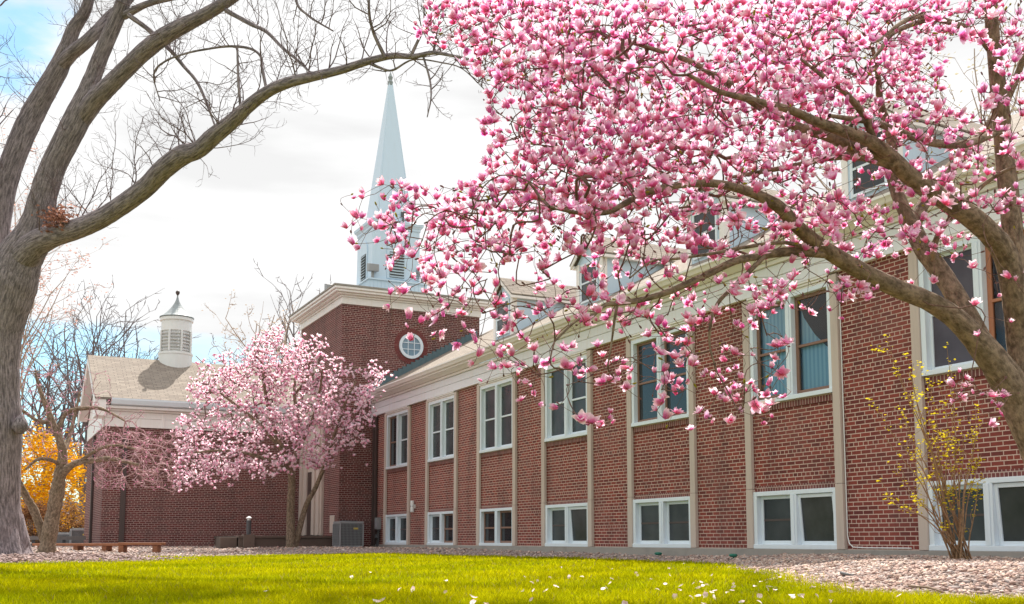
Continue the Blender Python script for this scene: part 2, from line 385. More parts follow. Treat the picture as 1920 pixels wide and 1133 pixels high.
def tube(P, Rr, k):
    n = len(P); T = np.gradient(P, axis=0) if n > 2 else np.repeat((P[1] - P[0])[None], 2, 0)
    T /= np.linalg.norm(T, axis=1)[:, None] + 1e-9
    ref = np.array([0.31, 0.95, 0.1]) if abs(T[0] @ np.array([0.31, 0.95, 0.1])) < 0.9 else np.array([1.0, 0, 0])
    A = np.empty_like(P); a = ref - T[0] * (ref @ T[0]); a /= np.linalg.norm(a); A[0] = a
    for i in range(1, n):
        a = A[i - 1] - T[i] * (A[i - 1] @ T[i]); A[i] = a / (np.linalg.norm(a) + 1e-9)
    B = np.cross(T, A); th = np.arange(k) * 2 * math.pi / k
    V = P[:, None] + Rr[:, None, None] * (np.cos(th)[None, :, None] * A[:, None] + np.sin(th)[None, :, None] * B[:, None])
    i = np.arange(n - 1)[:, None] * k; j = np.arange(k)[None]; j2 = (j + 1) % k
    Fq = np.stack([i + j, i + j2, i + k + j2, i + k + j], -1).reshape(-1, 4)
    return V.reshape(-1, 3), Fq
class Tubes:
    def __init__(s): s.V = []; s.F = []; s.n = 0; s.B = []
    def add(s, P, R, k):
        P = np.asarray(P, float); R = np.asarray(R, float); v, f = tube(P, R, k); s.V.append(v); s.F.append(f + s.n); s.n += len(v)
        ln = np.concatenate([[0], np.cumsum(np.linalg.norm(np.diff(P, axis=0), axis=1))]) + rng.random() * 9; th = np.arange(k) * 2 * math.pi / k
        s.B.append(np.stack([R[:, None] * np.cos(th), R[:, None] * np.sin(th), np.repeat(ln[:, None], k, 1)], -1).reshape(-1, 3))
    def build(s, name, m, parent, smooth=True):
        me = np_mesh(name, np.concatenate(s.V), [np.concatenate(s.F)])
        a = me.attributes.new('bark', 'FLOAT_VECTOR', 'POINT'); a.data.foreach_set('vector', np.concatenate(s.B).astype(np.float32).ravel())
        return finish(name, me, m, parent, uv=False, smooth=smooth)
def spline(P, R, per):
    """Catmull-Rom through control points"""
    P = np.asarray(P, float); R = np.asarray(R, float); n = len(P); Q = np.vstack([2 * P[0] - P[1], P, 2 * P[-1] - P[-2]]); oP = []; oR = []
    for i in range(n - 1):
        p0, p1, p2, p3 = Q[i:i + 4]
        for t in np.linspace(0, 1, per, endpoint=False):
            oP.append(0.5 * (2 * p1 + (p2 - p0) * t + (2 * p0 - 5 * p1 + 4 * p2 - p3) * t * t + (3 * p1 - p0 - 3 * p2 + p3) * t ** 3))
            oR.append(R[i] * (1 - t) + R[i + 1] * t)
    oP.append(P[-1]); oR.append(R[-1]); return np.array(oP), np.array(oR)
def limb_px(ctrl, per=5, lump=0.05):
    """ctrl: (x, y, width px, depth) -> smooth 3-D centre line and radii"""
    P = [at(c[0], c[1], c[3]) for c in ctrl]; R = [c[2] * 0.5 * c[3] / F_PX * (0.95 if c[2] > 25 else 1.0) for c in ctrl]
    P, R = spline(P, R, per); R = R * (1 + lump * rng.standard_normal(len(R)))
    return P, R
def grow(seeds, targets, step, wig=0.10, r0=0.002, rmax=0.03, powr=2.3, sag=0.0, lim=None):
    """greedy branching: every target is reached from the nearest existing node"""
    ns = len(seeds); cap = ns + int(sum(1 for _ in targets)) * 40
    d0 = np.array([np.min(((seeds - t) ** 2).sum(1)) for t in targets]); order = np.argsort(d0)
    P = np.empty((cap, 3)); par = np.full(cap, -1); P[:ns] = seeds; n = ns; tips = {}
    for ti in order:
        T = targets[ti]; dd = ((P[:n] - T) ** 2).sum(1); j = int(np.argmin(dd)); d = math.sqrt(dd[j])
        if lim and d > lim: continue
        m = min(max(1, int(round(d / step))), 38)
        if n + m > cap: break
        A = P[j].copy(); w = rng.standard_normal((m, 3)) * wig * min(step, d)
        pd = P[j] - P[par[j]] if par[j] >= 0 else rng.standard_normal(3) * 0.3; pd = pd / (np.linalg.norm(pd) + 1e-9)
        B = A + pd * d * 0.35 + (T - A) * 0.25 + rng.standard_normal(3) * 0.09 * d; B[2] += sag * d
        for q in range(1, m + 1):
            t = q / m; p = A * (1 - t) ** 2 + B * 2 * t * (1 - t) + T * t * t
            if q < m: p = p + w[q - 1]
            P[n] = p; par[n] = j; j = n; n += 1
        tips[ti] = n - 1
    P = P[:n]; par = par[:n]; area = np.zeros(n); kids = np.zeros(n, int); main = np.full(n, -1); best = np.zeros(n)
    for i in range(n - 1, ns - 1, -1):
        if area[i] == 0: area[i] = 1.0
        p = par[i]; area[p] += area[i]
        if area[i] > best[p]: best[p] = area[i]; main[p] = i
    rad = np.minimum(r0 * area ** (1 / powr), rmax); chains = []
    for i in range(ns, n):
        if par[i] < ns or main[par[i]] != i:
            c = [par[i], i]; q = i
            while main[q] >= 0: q = main[q]; c.append(q)
            r = rad[c].copy(); r[0] = r[1]; chains.append((P[c], r))
    return P, tips, par, chains
def tubes_of(chains, name, m, parent, k=4, thick=0.006, kk=6):
    T = Tubes()
    for P, R in chains:
        if len(P) > 2 and len(P) < 60: P, R = spline(P, R, 2)
        T.add(P, R, kk if R[0] > thick else k)
    return T.build(name, m, parent)

# ---------------------------------------------------------------- ground
EDGE = [(-60, 20), (-8, 20.6), (0.35, 21.2), (1.56, 23.2), (4.1, 25.9), (5.8, 27), (8.6, 29.4), (10.1, 29.8), (10.75, 28), (11.0, 24.6), (11.35, 20), (11.4, 17.6), (10.9, 14.4), (8.8, 10.6),
        (6.9, 8.0), (6.1, 6.7), (5.65, 5.8), (6.0, 5.0), (7.2, 4.0), (8, 0), (9, -40)]
BEDPOLY = np.array(EDGE + [(300, -40), (300, 400), (-60, 400)])
def seg_dist(p, A, B):
    ab = B - A; t = np.clip(((p[:, None] - A) * ab).sum(2) / ((ab * ab).sum(1) + 1e-9), 0, 1)
    return np.sqrt((((A + t[..., None] * ab) - p[:, None]) ** 2).sum(2)).min(1)
def in_poly(p, poly):
    x, y = p[:, 0], p[:, 1]; inside = np.zeros(len(p), bool); n = len(poly)
    for i in range(n):
        x0, y0 = poly[i]; x1, y1 = poly[(i + 1) % n]
        c = ((y0 > y) != (y1 > y)) & (x < (x1 - x0) * (y - y0) / (y1 - y0 + 1e-12) + x0); inside ^= c
    return inside
_E = np.array(EDGE, float)
def bed_sd(p):
    out = np.empty(len(p))
    for i in range(0, len(p), 20000):
        q = p[i:i + 20000]; d = seg_dist(q, _E[:-1], _E[1:]); out[i:i + 20000] = np.where(in_poly(q, BEDPOLY), d, -d)
    return out
def wav(p, f, ph):
    return np.sin(p[:, 0] * f + ph) * np.cos(p[:, 1] * f * 0.83 + ph * 1.7) + 0.5 * np.sin(p[:, 0] * f * 2.1 - ph) * np.sin(p[:, 1] * f * 1.9 + ph)
def sm(x): x = np.clip(x, 0, 1); return x * x * (3 - 2 * x)
TREE0 = at(-5, 1042, 20.6)[:2]
def height(p, sd=None):
    if sd is None: sd = bed_sd(p)
    near = sm((60 - np.hypot(p[:, 0], p[:, 1])) / 30)
    wdt = 1.6 + 9.0 * sm((9.8 - p[:, 0]) / 2.5) * sm((p[:, 1] - 18) / 4)
    h = 0.15 + 0.15 * sm(sd / wdt)
    h = h + near * (0.012 * wav(p, 0.9, 0.4) + 0.006 * wav(p, 2.7, 1.3) + 0.012 * wav(p, 5.5, 2.2) * sm(sd / 0.5))
    m = np.hypot((p[:, 0] - TREE0[0]) / 3.4, (p[:, 1] - TREE0[1]) / 3.2)
    h = h + 0.12 * sm((1.1 - m) / 0.8) * (1 - 0.5 * sm(sd / 1.6)) + 0.02 * sm((1.2 - m) / 0.4) * wav(p, 4.0, 0.2)
    return h
def axis(lo, hi, st, far):
    a = [lo]; s = st
    while a[0] > -far: s *= 1.5; a.insert(0, a[0] - s)
    b = list(np.arange(lo, hi, st))[1:]; s = st; e = [hi]
    while e[-1] < far: s *= 1.5; e.append(e[-1] + s)
    return np.array(a + b + e)
gx = axis(-12, 13, 0.2, 1500); gy = axis(1, 48, 0.2, 1500)
GX, GY = np.meshgrid(gx, gy); gp = np.stack([GX.ravel(), GY.ravel()], 1); gsd = bed_sd(gp); gz = height(gp, gsd)
nx, ny = len(gx), len(gy); ii = (np.arange(ny - 1)[:, None] * nx + np.arange(nx - 1)[None]).ravel()
gme = np_mesh('ground', np.column_stack([gp, gz]), [np.stack([ii, ii + 1, ii + nx + 1, ii + nx], 1)])
a = gme.attributes.new('bed', 'FLOAT', 'POINT'); a.data.foreach_set('value', np.clip(gsd, -3, 3).astype(np.float32))
gm = np.hypot((gp[:, 0] - TREE0[0]) / 3.4, (gp[:, 1] - TREE0[1]) / 3.0)
a = gme.attributes.new('mulch', 'FLOAT', 'POINT'); a.data.foreach_set('value', sm((1.15 - gm) / 0.35).astype(np.float32))
ground = finish('ground', gme, GROUND, uv=False, smooth=True)
ground['kind'] = 'structure'
def gz1(x, y): return float(height(np.array([[x, y]], float))[0])

# grass
def blades(n, dmin, dmax, dens_pow, spread=0.62):
    dg = np.linspace(dmin, dmax, 600); pdf = dg * dg ** (-dens_pow); cdf = np.cumsum(pdf); cdf /= cdf[-1]
    d = np.interp(rng.random(n), cdf, dg); s = (rng.random(n) * 2 - 1) * spread * d
    return d, np.outer(d, _FH[:2]) + np.outer(s, _R[:2])
d, p = blades(330000, 4.3, 34, 2.15)
sd = bed_sd(p); mm = np.hypot((p[:, 0] - TREE0[0]) / 3.4, (p[:, 1] - TREE0[1]) / 3.0)
keep = (sd < 0.05 + 0.16 * wav(p, 3.1, 0.7) * 0.6 + 0.1 * rng.standard_normal(len(p))) & (mm > 1.02 + 0.08 * rng.standard_normal(len(p)))
d, p, sd = d[keep], p[keep], sd[keep]; n = len(p); z = height(p, sd)
patch = 0.5 + 0.5 * np.clip(wav(p, 1.3, 0.9) * 0.5 + 0.35 * wav(p, 4.1, 2.0), -1, 1)
hgt = (0.026 + 0.032 * rng.random(n) + 0.018 * patch + 0.014 * np.clip(wav(p, 6.1, 0.3), 0, 1)); wd = 0.0024 * (d / 6.5) * (0.7 + 0.6 * rng.random(n))
wd = np.maximum(wd, 0.0022)
ang = rng.random(n) * 2 * math.pi; ca, sa = np.cos(ang), np.sin(ang); lean = rng.standard_normal((n, 2)) * 0.45 * hgt[:, None]
base = np.column_stack([p, z - 0.004]); w3 = np.column_stack([ca * wd, sa * wd, np.zeros(n)])
midp = base + np.column_stack([lean * 0.35, hgt * 0.55]); tip = base + np.column_stack([lean, hgt])
V = np.stack([base - w3, base + w3, midp + w3 * 0.8, midp - w3 * 0.8, tip], 1).reshape(-1, 3); k = np.arange(n) * 5
tone = rng.random(n)[:, None]; yel = np.clip(patch[:, None] * 0.8 + 0.45 * rng.random(n)[:, None] - 0.1, 0, 1)
cg = (1 - yel) * np.array([0.30, 0.365, 0.003]) + yel * np.array([0.68, 0.61, 0.004]); cg = cg * (0.65 + 0.5 * tone) * (0.84 + 0.22 * np.clip(wav(p, 7.3, 1.1) * 0.5 + wav(p, 2.2, 2.7) * 0.5, -1, 1))[:, None]
dry = rng.random(n) < 0.02; cg[dry] = np.array([0.30, 0.22, 0.08])
gr = np_mesh('grass', V, [np.stack([k, k + 1, k + 2, k + 3], 1), np.stack([k + 3, k + 2, k + 4], 1)], np.repeat(cg, 5, 0))
go = finish('grass', gr, GRASSM, uv=False)
tag(go, 'short yellow-green lawn grass in front of the brick building', 'grass', kind='stuff')

# gravel stones
def ico(sub=0):
    import bmesh
    bm = bmesh.new(); bmesh.ops.create_icosphere(bm, subdivisions=1 + sub, radius=1.0); bm.verts.ensure_lookup_table()
    v = np.array([x.co[:] for x in bm.verts]); f = np.array([[q.index for q in x.verts] for x in bm.faces]); bm.free(); return v, f
ICV, ICF = ico(0)
ICV2, ICF2 = ico(1)
def scatter_stones(name, p, size, cols, zoff=0.3, label=None, V0=ICV, F0=ICF, flat=0.6):
    n = len(p); z = height(p); m = len(V0); S = size[:, None] * np.column_stack([0.75 + 0.6 * rng.random(n), 0.75 + 0.6 * rng.random(n), flat * (0.6 + 0.6 * rng.random(n))])
    a = rng.random(n) * 2 * math.pi; ca, sa = np.cos(a), np.sin(a)
    v = V0[None] * S[:, None] * (1 + 0.16 * rng.standard_normal((n, m, 1))); x = v[..., 0] * ca[:, None] - v[..., 1] * sa[:, None]; y = v[..., 0] * sa[:, None] + v[..., 1] * ca[:, None]
    tl = rng.standard_normal((n, 2)) * 0.25; zz = v[..., 2] + x * tl[:, :1] + y * tl[:, 1:]
    W = np.stack([x + p[:, :1], y + p[:, 1:2], zz + (z + size * zoff * 0.6)[:, None]], 2).reshape(-1, 3)
    Fc = (F0[None] + (np.arange(n) * m)[:, None, None]).reshape(-1, 3)
    o = finish(name, np_mesh(name, W, [Fc], np.repeat(cols, m, 0)), STONES, uv=False, smooth=True)
    tag(o, label, 'gravel', kind='stuff'); return o
GC = np.array([0.84, 0.77, 0.71]) * np.array([[0.62, 0.50, 0.46], [0.70, 0.62, 0.58], [0.42, 0.30, 0.27], [0.52, 0.38, 0.34], [0.30, 0.24, 0.23], [0.66, 0.52, 0.44], [0.50, 0.46, 0.46]])
d, p = blades(90000, 4.6, 40, 1.75)
xtra = np.column_stack([5.4 + 7.0 * rng.random(26000), 4.0 + 13 * rng.random(26000)]); p = np.vstack([p, xtra])
d = p @ _FH[:2]
sd = bed_sd(p); mm = np.hypot((p[:, 0] - TREE0[0]) / 3.4, (p[:, 1] - TREE0[1]) / 3.0)
keep = (sd > -0.04 + 0.10 * rng.standard_normal(len(p))) & (p[:, 0] < 12.36) & (p[:, 1] < 41) & ((mm > 1.05)) & ((p[:, 0] < 11.1) | (p[:, 1] < 35.9))
p, d = p[keep], d[keep]
size = np.clip(0.0125 + 0.006 * np.abs(rng.standard_normal(len(p))), 0, 0.034) * np.clip(0.75 + d / 28, 1, 2.0)
cols = GC[rng.integers(0, len(GC), len(p))] * (0.75 + 0.45 * rng.random((len(p), 1)))
scatter_stones('gravel', p, size, cols, label='pinkish river gravel along the foot of the brick walls')
# mulch chips round the big tree
n = 9000; a = rng.random(n) * 2 * math.pi; r = np.sqrt(rng.random(n)) * 1.1
p = np.column_stack([TREE0[0] + 3.4 * r * np.cos(a), TREE0[1] + 3.0 * r * np.sin(a)])
mc = np.array([[0.30, 0.20, 0.18], [0.40, 0.30, 0.28], [0.20, 0.13, 0.11]])[rng.integers(0, 3, n)] * (0.7 + 0.5 * rng.random((n, 1)))
mo = scatter_stones('mulch', p, 0.014 + 0.022 * rng.random(n), mc, label='grey-brown bark mulch mound under the big bare tree', flat=0.45)
mo['category'] = 'mulch'

# ================================================================= classroom wing (right)
XW = 12.40; ZB = 0.30; ZT = 4.92
wing = thing('brick_school_wing', 'two storey brick wing with white framed paired windows, limestone strips and dormers', 'building', (XW, 20, 0.25))
BAYS = [33.54, 29.72, 25.87, 22.02, 18.10, 14.15, 10.22, 6.32]
HW = 1.04; STRIP = 0.17; LZ0, LZ1, UZ0, UZ1 = 0.40, 1.40, 2.95, 4.80
wall = MB(); edges = [35.995]
for c in BAYS: edges += [c + HW, c - HW]
edges.append(2.5)
for i in range(0, len(edges) - 1, 2):
    wall.box(XW, XW + 0.3, edges[i], edges[i + 1], ZB + 0.10, ZT)
for c in BAYS:
    wall.box(XW + 0.02, XW + 0.3, c - HW, c + HW, LZ1 + 0.105, UZ0 - 0.12)
wall.box(XW, 22.0, 2.2, 2.5, ZB, ZT)
wall.build('wall', BRICK, wing)
for c in BAYS:
    sill = MB(); sill.box(XW - 0.005, XW + 0.3, c - HW, c + HW, UZ0 - 0.12, UZ0); sill.build('sill_course', SOLDIER, wing)
    sill = MB(); sill.box(XW + 0.012, XW + 0.3, c - HW, c + HW, LZ1, LZ1 + 0.105); sill.build('soldier_course', SOLDIER, wing)
pl = MB(); pl.box(XW - 0.07, XW + 0.3, 2.2, 35.99, 0.02, ZB + 0.10); pl.build('plinth', CONC, wing, bevel=0.01)
for c in BAYS:
    for s in (-1, 1):
        m = MB(); y0 = c + s * HW; y1 = c + s * (HW + STRIP)
        m.box(XW - 0.075, XW - 0.002, y0, y1, ZB + 0.102, LZ1 + 0.05); m.box(XW - 0.07, XW - 0.002, y0 + s * 0.004, y1 - s * 0.004, LZ1 + 0.056, ZT - 0.03)
        m.build('limestone_strip', STONE, wing, bevel=0.006)
# frieze, cornice and gutter
fr = MB(); ye, yf = 35.85, 2.2
fr.box(XW - 0.10, XW + 0.3, yf, ye, ZT, 5.15); fr.box(XW - 0.108, XW + 0.3, yf, ye, 5.156, 5.36)
fr.box(XW - 0.16, XW + 0.3, yf, ye, 5.366, 5.44, 1)
fr.box(XW - 0.13, XW + 0.2, ye + 0.002, ye + 0.14, 4.86, 5.36)
for c in BAYS:                                  # stepped head mouldings over the upper windows
    fr.box(XW - 0.04, XW + 0.2, c - HW, c + HW, UZ1, UZ1 + 0.04, 1); fr.box(XW - 0.07, XW + 0.2, c - HW, c + HW, UZ1 + 0.042, UZ1 + 0.08, 1); fr.box(XW - 0.095, XW + 0.2, c - HW, c + HW, UZ1 + 0.082, ZT - 0.002, 1)
fr.build('frieze', [FRIEZE, TRIM], wing, bevel=0.008)
sf = MB(); sf.prism([(XW - 0.165, 5.44), (XW - 0.22, 5.44), (XW - 0.30, 5.50), (XW - 0.40, 5.52), (XW - 0.40, 5.56), (XW - 0.165, 5.56)], 1, yf, ye + 0.35)
sf.build('cornice', TRIM, wing)
gu = MB(); gu.prism([(XW - 0.40, 5.562), (XW - 0.47, 5.575), (XW - 0.50, 5.63), (XW - 0.53, 5.66), (XW - 0.53, 5.70), (XW - 0.505, 5.70), (XW - 0.48, 5.62), (XW - 0.42, 5.60), (XW - 0.40, 5.71), (XW - 0.38, 5.71), (XW - 0.38, 5.562)], 1, yf, ye + 0.4)
gu.build('gutter', TRIM, wing)
RS = 0.555
def roof_z(x): return 5.70 + RS * (x - (XW - 0.42))
rf = MB(); xr = 17.0
rf.prism([(XW - 0.42, roof_z(XW - 0.42)), (xr, roof_z(xr)), (2 * xr - XW + 0.42, roof_z(XW - 0.42)), (2 * xr - XW + 0.42, roof_z(XW - 0.42) - 0.06), (xr, roof_z(xr) - 0.07), (XW - 0.42, roof_z(XW - 0.42) - 0.03)], 1, yf - 0.3, 35.985)
rf.build('roof', SHINGLE, wing)
gb = MB(); gb.prism([(XW + 0.05, ZT + 0.01), (xr, roof_z(xr) - 0.3), (2 * xr - XW, ZT + 0.01)], 1, 2.25, 2.45); gb.build('gable', BRICK, wing)
# stepped flashing where the roof meets the tower
fl = MB()
for i in range(26):
    x0 = XW - 0.3 + i * 0.165; z0 = roof_z(x0)
    fl.box(x0, x0 + 0.163, 35.94, 35.992, z0 - 0.02, z0 + 0.31)
fl.build('stepped_flashing', TEAL, wing)
# windows
def wbar(m, x0, x1, a, b, z0, z1): m.box(x0, x1, a, b, z0, z1)
def sash_mesh(y0, y1, z0, z1, w, rail=True, x=XW + 0.05, meet=0.045):
    m = MB(); m.box(x, x + 0.05, y0, y0 + w, z0, z1); m.box(x, x + 0.05, y1 - w, y1, z0, z1)
    m.box(x, x + 0.05, y0 + w, y1 - w, z0, z0 + w * 1.1); m.box(x, x + 0.05, y0 + w, y1 - w, z1 - w, z1)
    if rail: zm = (z0 + z1) / 2 - 0.02; m.box(x - 0.008, x + 0.05, y0 + w, y1 - w, zm - meet / 2, zm + meet / 2)
    return m
def window(c, z0, z1, left, right, label=None, tilt=None, low=False):
    """left / right: (sash material, width, meeting rail?, pane material, blind?)"""
    f = MB(); j = 0.09; mu = 0.15; xo = XW - 0.045; xi = XW + 0.14
    f.box(xo, xi, c - HW, c - HW + j, z0, z1); f.box(xo, xi, c + HW - j, c + HW, z0, z1)
    f.box(xo, xi, c - HW + j, c + HW - j, z1 - 0.075, z1); f.box(xo - 0.02, xi, c - HW, c + HW, z0 - (0.0 if low else 0.0), z0 + 0.075)
    f.box(xo + 0.0, xi, c - mu / 2, c + mu / 2, z0 + 0.075, z1 - 0.075)
    f.box(xo - 0.014, xo - 0.001, c - mu / 2 + 0.045, c + mu / 2 - 0.045, z0 + 0.076, z1 - 0.076)
    fr_ = f.build('window', WINWHITE, wing, bevel=0.006)
    if label: fr_['label'] = label
    bk = MB(); bk.box(XW + 0.22, XW + 0.24, c - HW + 0.02, c + HW - 0.02, z0 + 0.02, z1 - 0.02); bk.build('dark_room_backing', DARKROOM, fr_)  # flat near-black panel, painted stand-in for the unlit room behind
    for side, cfg in ((1, left), (-1, right)):
        a, b = sorted((c + side * mu / 2, c + side * (HW - j))); sm_, w, rail, pm, blind = cfg
        s = sash_mesh(a, b, z0 + 0.075, z1 - 0.075, w, rail)
        p = MB(); ya, yb, za, zb_ = a + w * 0.6, b - w * 0.6, z0 + 0.11, z1 - 0.11
        if pm is CLEAR: p.add([(XW + 0.075, ya, za), (XW + 0.075, ya, zb_), (XW + 0.075, yb, zb_), (XW + 0.075, yb, za)], [(0, 1, 2, 3)])
        else: p.box(XW + 0.072, XW + 0.078, ya, yb, za, zb_)
        if tilt == side:
            zt = z0 + 0.08
            for mm_ in (s, p): mm_.v = [(x - 0.075 * (z - zt) / (z1 - z0), y, z - 0.006) for x, y, z in mm_.v]
        so_ = s.build('sash', sm_, fr_, bevel=0.004); p.build('pane', pm, fr_)
        if blind:
            q = MB(); q.box(XW + 0.15, XW + 0.16, a + blind * (b - a), b, z0 + 0.10, z1 - 0.1)
            q.build('blind', BLIND if blind != 0.13 else SCREENP, fr_)
            if blind == 0.01 and side < 0:          # a dark curtain swept across the top corner
                H_ = z1 - z0; W2 = b - a
                q = MB(); q.prism([(b, z1 - 0.08), (a, z1 - 0.08), (a, z1 - 0.62 * H_), (a + 0.25 * W2, z1 - 0.55 * H_), (a + 0.55 * W2, z1 - 0.42 * H_), (b - 0.16 * W2, z1 - 0.24 * H_)], 0, XW + 0.125, XW + 0.135); q.build('curtain', DARKCLOTH, fr_)
        if low and sm_ is WINWHITE and tilt != side:
            q = MB(); zm = (z0 + z1) / 2; q.box(XW + 0.066, XW + 0.0715, a + w, b - w, zm - 0.018, zm + 0.018); q.build('inner_rail', BROWN, fr_)
    return fr_
W_ = (WINWHITE, 0.055, True, SCREEN, 0); B_ = (BROWNSASH, 0.055, True, GLASS, 0); WP = (WINWHITE, 0.045, True, SCREENP, 0)
WL = (WINWHITE, 0.06, False, SCREEN, 0); BL = (BROWNSASH, 0.05, True, GLASS, 0); BB = (BROWNSASH, 0.065, True, CLEAR, 0.01)
OR_ = (ORANGESASH, 0.075, True, CLEAR, 0.13)
UP = [(B_, W_), (W_, W_), (W_, W_), (W_, W_), (B_, B_), (BB, BB), (WP, OR_), (W_, W_)]
LO = [(WL, WL), (WL, BL), (BL, BL), (WL, WL), (WL, WL), (WL, WL), (WL, WL), (WL, WL)]
UPL = {0: 'upper window with one brown sash, nearest the tower', 5: 'upper window with brown sashes and light blue vertical blinds', 4: 'upper window with brown sashes and bare panes', 6: 'upper window with one white and one orange-brown sash'}
LOL = {1: 'basement window with one brown double sash', 2: 'basement window with two brown double sashes', 3: 'basement window with its right sash tilted open', 5: 'basement window with its right sash ajar below the blue blinds'}
TILT = {3: -1, 5: -1, 6: -1}
for i, c in enumerate(BAYS):
    window(c, UZ0, UZ1, *UP[i], label=UPL.get(i)); window(c, LZ0, LZ1, *LO[i], label=LOL.get(i), tilt=TILT.get(i), low=True)
# dormers
DXF, DHW, DZE, DZP = 12.86, 0.60, 7.28, 7.75
for i, (yc, lab) in enumerate([(26.45, None), (21.70, None), (17.10, None), (12.65, None), (8.1, None)]):
    zb = roof_z(DXF); zbk = 8.0; xe = XW - 0.42 + (DZE - 5.70) / RS
    m = MB(); m.prism([(yc - DHW, zb - 0.1), (yc + DHW, zb - 0.1), (yc + DHW, DZE), (yc, DZP), (yc - DHW, DZE)], 0, DXF, DXF + 0.06)
    for s in (-1, 1):
        y0 = yc + s * DHW; y1 = yc + s * (DHW - 0.06)
        ya, yb = sorted((y0, y1)); m.prism([(DXF + 0.061, ya, ), (DXF + 0.061, ya)] if False else [(DXF + 0.061, zb - 0.1), (xe + 0.1, DZE), (DXF + 0.061, DZE)], 1, ya, yb)
    d_ = m.build('dormer', STEEPLE, wing)
    t = MB()
    for s in (-1, 1):
        ya, yb = sorted((yc + s * (DHW + 0.012), yc + s * (DHW - 0.13))); t.box(DXF - 0.018, DXF - 0.002, ya, yb, zb - 0.02, DZE - 0.02)
        ya, yb = sorted((yc + s * (DHW + 0.002), yc + s * (DHW + 0.016))); t.box(DXF - 0.002, DXF + 0.12, ya, yb, zb + 0.0, DZE - 0.02)
        t.prism([(yc + s * (DHW + 0.14), DZE - 0.10), (yc + s * (DHW + 0.14), DZE - 0.01), (yc, DZP + 0.10), (yc, DZP - 0.03)], 0, DXF - 0.12, DXF - 0.09)
        ya, yb = sorted((yc + s * (DHW + 0.02), yc + s * (DHW + 0.14))); t.prism([(DXF - 0.09, DZE - 0.10), (xe - 0.05, DZE - 0.10), (xe - 0.05, DZE - 0.03), (DXF - 0.09, DZE - 0.03)], 1, ya, yb)
    t.build('dormer_trim', TRIM, d_)
    r = MB(); xp = XW - 0.42 + (DZP - 5.70) / RS + 0.2
    for s in (-1, 1):
        A = (yc + s * (DHW + 0.15), DZE - 0.02); B = (yc, DZP + 0.105)
        v = [(DXF - 0.13, A[0], A[1]), (DXF - 0.13, B[0], B[1]), (xp + 0.25, B[0], B[1]), (xe + 0.15, A[0], A[1])]
        v2 = [(x, y, z + 0.035) for x, y, z in v]; q = [(0, 1, 2, 3), (7, 6, 5, 4), (0, 4, 5, 1), (1, 5, 6, 2), (2, 6, 7, 3), (3, 7, 4, 0)]
        r.add(v + v2, q if s < 0 else [tuple(reversed(k)) for k in q])
    r.build('dormer_roof', SHINGLE, d_)
    f = MB(); a, b, z0, z1 = yc - 0.40, yc + 0.40, zb + 0.06, DZE - 0.06
    f.box(DXF - 0.03, DXF - 0.001, a, a + 0.05, z0, z1); f.box(DXF - 0.03, DXF - 0.001, b - 0.05, b, z0, z1); f.box(DXF - 0.03, DXF - 0.001, a + 0.05, b - 0.05, z1 - 0.05, z1)
    f.box(DXF - 0.04, DXF - 0.001, a + 0.05, b - 0.05, z0, z0 + 0.05); f.box(DXF - 0.026, DXF - 0.001, a + 0.05, b - 0.05, (z0 + z1) / 2 - 0.02, (z0 + z1) / 2 + 0.02)
    f.build('window_frame', WINWHITE, d_); g = MB(); g.box(DXF - 0.012, DXF - 0.0015, a + 0.04, b - 0.04, z0 + 0.04, z1 - 0.04); g.build('pane', GLASS, d_)
# fittings on the facade
for yy in (35.82, 35.60):
    m = MB(); m.box(XW - 0.11, XW - 0.02, yy - 0.06, yy + 0.06, 0.36, 4.9)
    for zz in (1.2, 3.0, 4.4): m.box(XW - 0.116, XW - 0.001, yy - 0.075, yy + 0.075, zz, zz + 0.05)
    m.build('downspout', BROWN, wing, bevel=0.015)
m = MB(); m.box(XW - 0.16, XW - 0.002, 35.12, 35.36, 0.92, 1.32); m.box(XW - 0.17, XW - 0.161, 35.14, 35.34, 0.95, 1.29)
m.build('utility_box', GREY, wing, bevel=0.01)
m = MB()
for yy in (35.18, 35.30): m.tube([(XW - 0.07, yy, 0.92), (XW - 0.07, yy, 0.6), (XW - 0.10, yy + 0.02, 0.30)], 0.028)
m.tube([(XW - 0.12, 35.24, 0.62), (XW - 0.12, 35.24, 0.75)], 0.07, 10); m.build('gas_pipe', DARKGREY, wing, smooth=True)
m = MB(); yl = 31.95; zl = 1.62
m.lathe(XW - 0.09, yl, [(0.055, zl - 0.18), (0.062, zl - 0.17), (0.062, zl - 0.01), (0.03, zl)], 14); m.lathe(XW - 0.09, yl, [(0.03, zl + 0.001), (0.06, zl + 0.02), (0.06, zl + 0.17), (0.05, zl + 0.18)], 14); m.box(XW - 0.04, XW - 0.001, yl - 0.05, yl + 0.05, zl - 0.06, zl + 0.06)
m.build('wall_lamp', WHITEPL, wing, smooth=False)
yc_ = 14.15 - HW - STRIP - 0.03
m = MB(); m.tube([(XW - 0.03, yc_, 4.55), (XW - 0.03, yc_, 2.0), (XW - 0.03, yc_, 0.62), (XW - 0.03, yc_ - 0.03, 0.50), (XW - 0.035, yc_ - 0.12, 0.44), (XW - 0.035, yc_ - 0.4, 0.43), (XW - 0.035, yc_ - 1.30, 0.43)], 0.010, 6)
cd = m.build('conduit', WHITEPL, wing, smooth=True); m = MB(); m.box(XW - 0.08, XW - 0.001, yc_ - 0.06, yc_ + 0.04, 4.55, 4.75); m.build('junction_box', GREY, cd, bevel=0.008)

